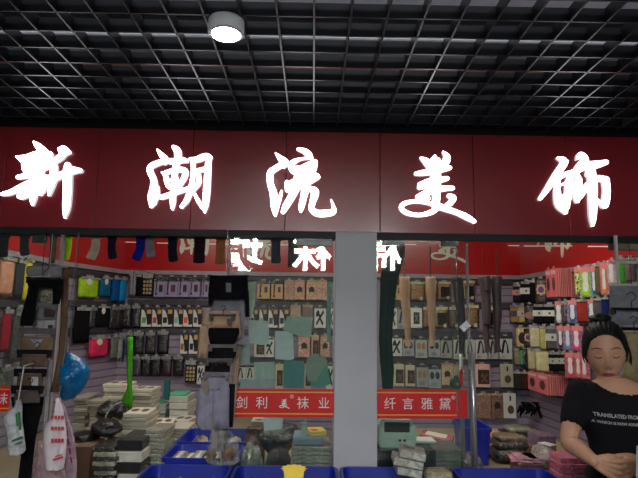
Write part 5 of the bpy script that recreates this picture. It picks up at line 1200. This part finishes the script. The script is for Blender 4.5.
def arm(mb, a, b, c, grow=0, cut=None):
    m1 = a.lerp(b, .5); m2 = b.lerp(c, .35)
    P = [(a, .044), (a.lerp(b, .2), .0455), (m1, .042), (b, .034), (m2, .035), (b.lerp(c, .75), .027), (c, .0225)]
    if cut: P = [(a, .047), (a.lerp(b, .2), .047), (a.lerp(b, cut), .044)]
    chain(mb, P, grow=grow)
def hand(mb, w, d, s, n, curl=(.5, .6, .65, .7), thumb=.5):
    """w wrist, d along the palm, s towards the thumb, n out of the back of the hand"""
    d = d.normalized(); s = (s-d*s.dot(d)).normalized(); n = d.cross(s).normalized()*(1 if d.cross(s).dot(n) > 0 else -1)
    kn = []
    for k in range(4):
        o = s*(.031-.0205*k); base = w+d*.012+s*(.014-.009*k); kp = w+d*(.082-.004*abs(k-1))+o; kn.append(kp)
        chain(mb, [(base, .014), (w.lerp(kp, .55)+o*.15, .0135), (kp, .0105)], n=4, seg=10)
    for k, L_ in enumerate((.070, .078, .072, .057)):
        p = kn[k]; P = [(p-d*.015, .0092), (p, .0086)]; a_ = 0; q = p
        for f_, rr_ in ((.46, .0078), (.30, .0071), (.24, .0062)):
            a_ += curl[k]; q = q+(d*math.cos(a_)-n*math.sin(a_))*(L_*f_)+s*.0008*(1.5-k); P.append((q, rr_))
        chain(mb, P, n=4, seg=10)
    t0 = w+d*.02+s*.02; t1 = w+d*.047+s*.036-n*.008; t2 = t1+(d*.95+s*.05-n*thumb).normalized()*.034; t3 = t2+(d*.95-s*.15-n*thumb).normalized()*.026
    chain(mb, [(t0, .014), (t1, .0118), (t2, .0095), (t3, .0078)], n=4, seg=10)
bm_ = MB()
head_mesh(bm_, HM)
rings(bm_, torso)
chain(bm_, [(neck0-Vector((0, 0, .03)), .052), (neck0+Vector((0, 0, .01)), .046), (neck1, .046)], n=4)
arm(bm_, sh_l, el_l, wr_l); arm(bm_, sh_r, el_r, wr_r)
hand(bm_, wr_l, Vector((.86, -.38, -.30)), Vector((.3, -.2, .93)), Vector((-.1, -1, .2)), curl=(.35, .5, .6, .7))
hand(bm_, wr_r, Vector((-.86, -.30, -.22)), Vector((-.2, -.2, .95)), Vector((.1, -1, .2)), curl=(.62, .72, .8, .85), thumb=.7)
for sx_ in (-1, 1):
    ear = [(HM @ Vector((sx_*.073, .012, .012)), .007), (HM @ Vector((sx_*.082, .018, .004)), .009), (HM @ Vector((sx_*.079, .012, -.022)), .0075)]
    chain(bm_, ear, n=3, seg=8)
    hip = Vector((cx+sx_*.075, DB, zt_(515))); kn_ = Vector((cx+sx_*.085, DB-.01, .45)); an = Vector((cx+sx_*.09, DB+.01, .08))
    chain(bm_, [(hip, .078), (hip.lerp(kn_, .5), .066), (kn_, .05), (kn_.lerp(an, .35), .05), (an, .033)], n=5)
    chain(bm_, [(an+Vector((0, .02, -.035)), .035), (an+Vector((0, -.06, -.045)), .032), (an+Vector((0, -.13, -.052)), .024)], n=4)
body_me = remesh(bm_, .0030, 2, 'body')
skin = mat('skin', (198, 148, 120), .48, var=.05, scale=14, spec=.35)
nt = skin.node_tree; nt.nodes['Principled BSDF'].inputs['Subsurface Weight'].default_value = .12; nt.nodes['Principled BSDF'].inputs['Subsurface Radius'].default_value = (.01, .004, .002)
foot = Vector((cx, DB, 0))
def child(name, me, m, lab=None):
    me.transform(Matrix.Translation(-foot)); o = link(name, me, None, person); me.materials.clear(); me.materials.append(m)
    if lab: o['label'] = lab
    return o
bvh = BVHTree.FromPolygons([v.co.copy() for v in body_me.vertices], [tuple(p.vertices) for p in body_me.polygons])
body_me.transform(Matrix.Translation(-foot)); body_me.materials.clear(); body_me.materials.append(skin)
person = link('person', body_me, None, None, foot)
tag(person, 'woman with dark bun in black printed t-shirt looking down at her joined hands', 'person')
# t-shirt
sm_ = MB(); rings(sm_, torso[1:-1], grow=.006)
arm(sm_, sh_l, el_l, wr_l, .006, .62); arm(sm_, sh_r, el_r, wr_r, .006, .62)
sme = remesh(sm_, .0055, 4, 'shirt'); b2 = bmesh.new(); b2.from_mesh(sme)
kill = []
nc = at(615, 378, DB)
for f_ in b2.faces:
    c = f_.calc_center_median(); u = (c.x-nc.x)/.104
    if c.y < DB+.02 and abs(u) < 1:
        if c.z > nc.z+.012-.07*math.sqrt(1-u*u): kill.append(f_)
    elif c.y >= DB+.02 and abs(u) < .8 and c.z > nc.z-.02: kill.append(f_)
    else:
        for a_, e_ in ((sh_l, el_l), (sh_r, el_r)):
            t = (c-a_).dot(e_-a_)/(e_-a_).length_squared
            if t > .70 and (c-a_.lerp(e_, t)).length < .062 and abs(c.x-cx) > .135: kill.append(f_); break
bmesh.ops.delete(b2, geom=list(set(kill)), context='FACES')
for v in b2.verts:
    v.co += v.normal*(.004*noise.noise(v.co*14)+.0025*noise.noise(v.co*Vector((30, 30, 9)).x if False else Vector((v.co.x*26, v.co.y*26, v.co.z*12))))
b2.normal_update()
ex = bmesh.ops.extrude_face_region(b2, geom=b2.faces[:]) if False else None
b2.to_mesh(sme); b2.free()
for p_ in sme.polygons: p_.use_smooth = True
sb = BVHTree.FromPolygons([v.co.copy() for v in sme.vertices], [tuple(p_.vertices) for p_ in sme.polygons])
tee = child('t_shirt', sme, mat('black jersey', (20, 19, 23), .9, var=.15, scale=14, bump=.15, bscale=90, spec=.2), 'black short sleeved t-shirt')
so_ = tee.modifiers.new('thick', 'SOLIDIFY'); so_.thickness = .003; so_.offset = -1
for line, py, px0, px1 in (('TRANSLATED FROM', 415.5, 598, 636), ('A WHICH IS NOW ADDED TO', 422.5, 597, 641)):
    o = txt(line, .02, .0004, 'printed_text', mat('grey shirt print', (170, 168, 168), .7, var=.1), None, (0, 0, 0), bold=.0004)
    me = o.data; xs = [v.co.x for v in me.vertices]; bpy.data.objects.remove(o)
    a = at(px0, py, DB-.1); b = at(px1, py, DB-.1); k = (b.x-a.x)/(max(xs)-min(xs))
    for v in me.vertices:
        x = a.x+(v.co.x-min(xs))*k; z = a.z+v.co.z*k*1.15+(x-a.x)*-.02; y = v.co.y
        h_ = sb.ray_cast(Vector((x, 1.0, z)), Vector((0, 1, 0)))
        v.co = Vector((x, (h_[0].y if h_[0] else DB-.1)-.0012+y, z))
    me.transform(Matrix.Translation(-foot)); me.materials.clear(); me.materials.append(MT['grey shirt print'])
    link('printed_text', me, None, tee)
# trousers and shoes
tm = MB(); rings(tm, [t for t in torso[-3:]]+[((cx, DB, zt_(530)), .14, .1)], grow=.009)
for sx_ in (-1, 1):
    hip = Vector((cx+sx_*.075, DB, zt_(515))); kn_ = Vector((cx+sx_*.085, DB-.01, .45)); an = Vector((cx+sx_*.09, DB+.01, .11))
    chain(tm, [(hip, .086), (hip.lerp(kn_, .5), .074), (kn_, .058), (kn_.lerp(an, .35), .058), (an, .046)], n=5)
child('trousers', remesh(tm, .009, 3, 'trousers'), mat('dark denim', (28, 30, 42), .9, var=.2), 'dark trousers')
for sx_ in (-1, 1):
    an = Vector((cx+sx_*.09, DB+.01, .08)); s2 = MB(); chain(s2, [(an+Vector((0, .02, -.038)), .04), (an+Vector((0, -.06, -.043)), .037), (an+Vector((0, -.13, -.05)), .03)], n=4)
    child('shoe', remesh(s2, .008, 2, 'shoe'), C((40, 40, 44)))
# hair
hairm = mat('black hair', (16, 14, 17), .5, var=.3, scale=60, bump=.3, bscale=120, spec=.25)
def hair_keep(p):
    x, y, z = p
    if y < 0: line = .070-8.0*x*x-(1.6*max(0, abs(x)-.056))
    if y < -.015: return z > line or (abs(x) > .066 and z > -.012 and y > -.04)
    return z > -.035-.4*max(0, y) or (y > .04 and z > -.07)
hb = MB(); head_mesh(hb, HM, grow=.0065, nu=150, nv=120, keep=hair_keep, ff=lambda p: Vector((p.x*1.0, p.y, p.z+.004*math.exp(-(abs(p.x)/.03)**2)*(-1 if p.y < 0 else 0)+.0012*math.sin(math.atan2(p.x, p.z+.02)*46))))
hme = hb.mesh('hair', True); hair = child('hair', hme, hairm, 'black hair pulled back'); so_ = hair.modifiers.new('thick', 'SOLIDIFY'); so_.thickness = .008; so_.offset = -1
bn = MB(); bc_ = at(600, 319.5, 2.33)
vs_ = bmesh.ops.create_icosphere(bn.b, subdivisions=4, radius=1)['verts']
for v in vs_:
    t = math.atan2(v.co.y, v.co.x); r_ = 1+.07*math.sin(t*2+v.co.z*7)+.06*noise.noise(v.co*3); v.co = bc_+Vector((v.co.x*.044*r_, v.co.y*.042*r_, v.co.z*.027*r_))
bun = bn.mesh('bun', True); child('hair_bun', bun, hairm)
# loose strands beside the temples
for sx_, n_ in ((1, 4), (-1, 2)):
    st_ = MB()
    for k in range(n_):
        P = [Vector((sx_*(.066+.002*k), -.035-.004*k, .045)), Vector((sx_*(.079+.0015*k), -.03, .01)), Vector((sx_*(.081+.002*k), -.022, -.02)), Vector((sx_*(.076+.003*k), -.015, -.036-.004*k))]
        st_.tube(crom([tuple(HM @ q) for q in P], 4), .0016, seg=5)
    child('hair_strands', st_.mesh('st', True), hairm)
def on_face(x, z, lift=.0006):
    o_ = HM @ Vector((x, -.3, z)); d_ = (HM.to_3x3() @ Vector((0, 1, 0))).normalized(); h_ = bvh.ray_cast(o_, d_); return h_[0]-d_*lift if h_[0] else HM @ Vector((x, -.09, z))
def face_line(P, rad, n=5, flat=.5):
    mb = MB(); Q = crom(P, n); mb.tube([on_face(q[0], q[1]) for q in Q], [rad*(.35+.65*math.sin(math.pi*min(.97, max(.03, i/(len(Q)-1))))) for i in range(len(Q))], seg=8, flat=flat); return mb
brow = mat('brow hair', (46, 34, 32), .8, var=.1); lipm = mat('lips', (150, 78, 76), .4, var=.06); lash = mat('lash line', (26, 18, 18), .6, var=0); shade = None
for s_ in (-1, 1):
    child('eyebrow', face_line([(s_*.012, .0165), (s_*.028, .0215), (s_*.043, .0205), (s_*.053, .0145)], .0023).mesh('b', True), brow)
    child('eyelashes', face_line([(s_*.0165, -.0085), (s_*.024, -.0125), (s_*.034, -.0135), (s_*.046, -.0085)], .0021).mesh('e', True), lash)
    child('eyelid_crease', face_line([(s_*.018, -.001), (s_*.03, .0025), (s_*.046, -.001)], .0007).mesh('e', True), mat('lid crease', (120, 76, 62), .7, var=0))
    child('nostril', face_line([(s_*.0045, -.0525), (s_*.0075, -.0515), (s_*.0105, -.0515)], .0016).mesh('n', True), mat('nostril', (70, 34, 30), .8, var=0))
def lip(z0, z1, dz, sgn):
    mb = MB(); n_ = 16; V = []
    for i in range(n_+1):
        u = -1+2*i/n_; x = u*.0235; zc_ = -.0745-.0015*u*u
        hh = (1-u*u)**.6*dz*(1-(.22*math.exp(-(u/.16)**2) if sgn > 0 else 0)); row = []
        for j in range(5):
            row.append(mb.b.verts.new(on_face(x, zc_+sgn*hh*j/4, .0008+.0016*math.sin(math.pi*j/4)*(1-u*u))))
        V.append(row)
    for i in range(n_):
        for j in range(4): mb.b.faces.new((V[i][j], V[i+1][j], V[i+1][j+1], V[i][j+1]))
    return mb
child('upper_lip', lip(0, 0, .0075, 1).mesh('l', True), lipm); child('lower_lip', lip(0, 0, .0085, -1).mesh('l', True), lipm)
child('lip_line', face_line([(-.0225, -.0755), (-.008, -.0742), (0, -.0748), (.008, -.0742), (.0225, -.0755)], .0008).mesh('l', True), mat('lip line', (86, 40, 40), .7, var=0))
# white edge at the lower right
a = at(635.5, 446, 1.9)
simple('white_board', MB().prism([(a.x+.006, a.z), (a.x-.012, a.z-.2), (a.x-.012, 0), (a.x+.3, 0), (a.x+.3, a.z)], 1.89, 1.905), C((205, 206, 208)), 'edge of a tall white board at the lower right picture edge', 'board')
# ------------------------------------------------------------------ lights
def area(name, loc, rot, sx_, sy_, e, col=(1, 1, 1)):
    l = bpy.data.lights.new(name, 'AREA'); l.shape = 'RECTANGLE'; l.size = sx_; l.size_y = sy_; l.energy = e; l.color = col
    o = bpy.data.objects.new(name, l); COL.objects.link(o); o.location = loc; o.rotation_euler = rot; return o
area('shop_area_light', (-.9, 3.3, 2.53), (R(12), 0, 0), 1.2, .08, 10, (1, .93, .83))
area('shop_area_light', (.9, 3.3, 2.53), (R(12), 0, 0), 1.2, .08, 10, (1, .93, .83))
area('shop_area_light', (0, 2.8, 2.53), (R(15), 0, 0), 2.4, .06, 8, (1, .93, .83))  # added strip near the storefront, gives the plastic sparkle and lights packet fronts
area('hall_light', (0, -1.8, 3.2), (R(30), 0, 0), 3, .6, 55, (.93, .96, 1))
area('slab_fill_uplight', (0, .9, 2.58), (R(180), 0, 0), 3.5, 1.8, 22, (.93, .94, 1))  # added uplight, no real lamp, stands for spill that brightens the slab
w = bpy.data.worlds.new('hall'); SC.world = w; w.use_nodes = True
w.node_tree.nodes['Background'].inputs[0].default_value = (.8, .88, 1, 1); w.node_tree.nodes['Background'].inputs[1].default_value = .03
sp = bpy.data.lights.new('downlight', 'SPOT'); sp.energy = 14; sp.spot_size = R(120); sp.spot_blend = .8; sp.shadow_soft_size = .04
so = bpy.data.objects.new('downlight', sp); COL.objects.link(so); so.location = (lc.x, lc.y, lc.z-.01)
for x in (-1.6, .3, 1.9):
    sp2 = bpy.data.lights.new('grid_wash', 'POINT'); sp2.energy = 1.2; sp2.shadow_soft_size = .05
    so2 = bpy.data.objects.new('grid_wash', sp2); COL.objects.link(so2); so2.location = (x, -.4, 2.3)
# the shop across the hall, seen only as a reflection in the glass
opp = thing('opposite_sign', 'lit shop sign across the hall, seen mirrored in the shopfront glass', 'shop sign', (0, -3.1, 2.2))
link('board', MB().box(-2.4, -.08, -.05, 2.4, 0, .9).mesh('board'), mat('opposite board', (60, 30, 34), .5), opp)
hotm = mat('opposite sign light', (245, 255, 250), .5, var=0, emit=34)
for ch, px in (('棉', 382), ('袜', 312), ('坊', 243.5)):
    p = at(px, 255, 2*(D+.02)+3.1)
    o = txt(ch, .6, .02, 'sign_character', hotm, opp, (p.x, .03, p.z-2.2), rot=(R(90), 0, R(180)), bold=.010)
    o['label'] = 'glowing white character'
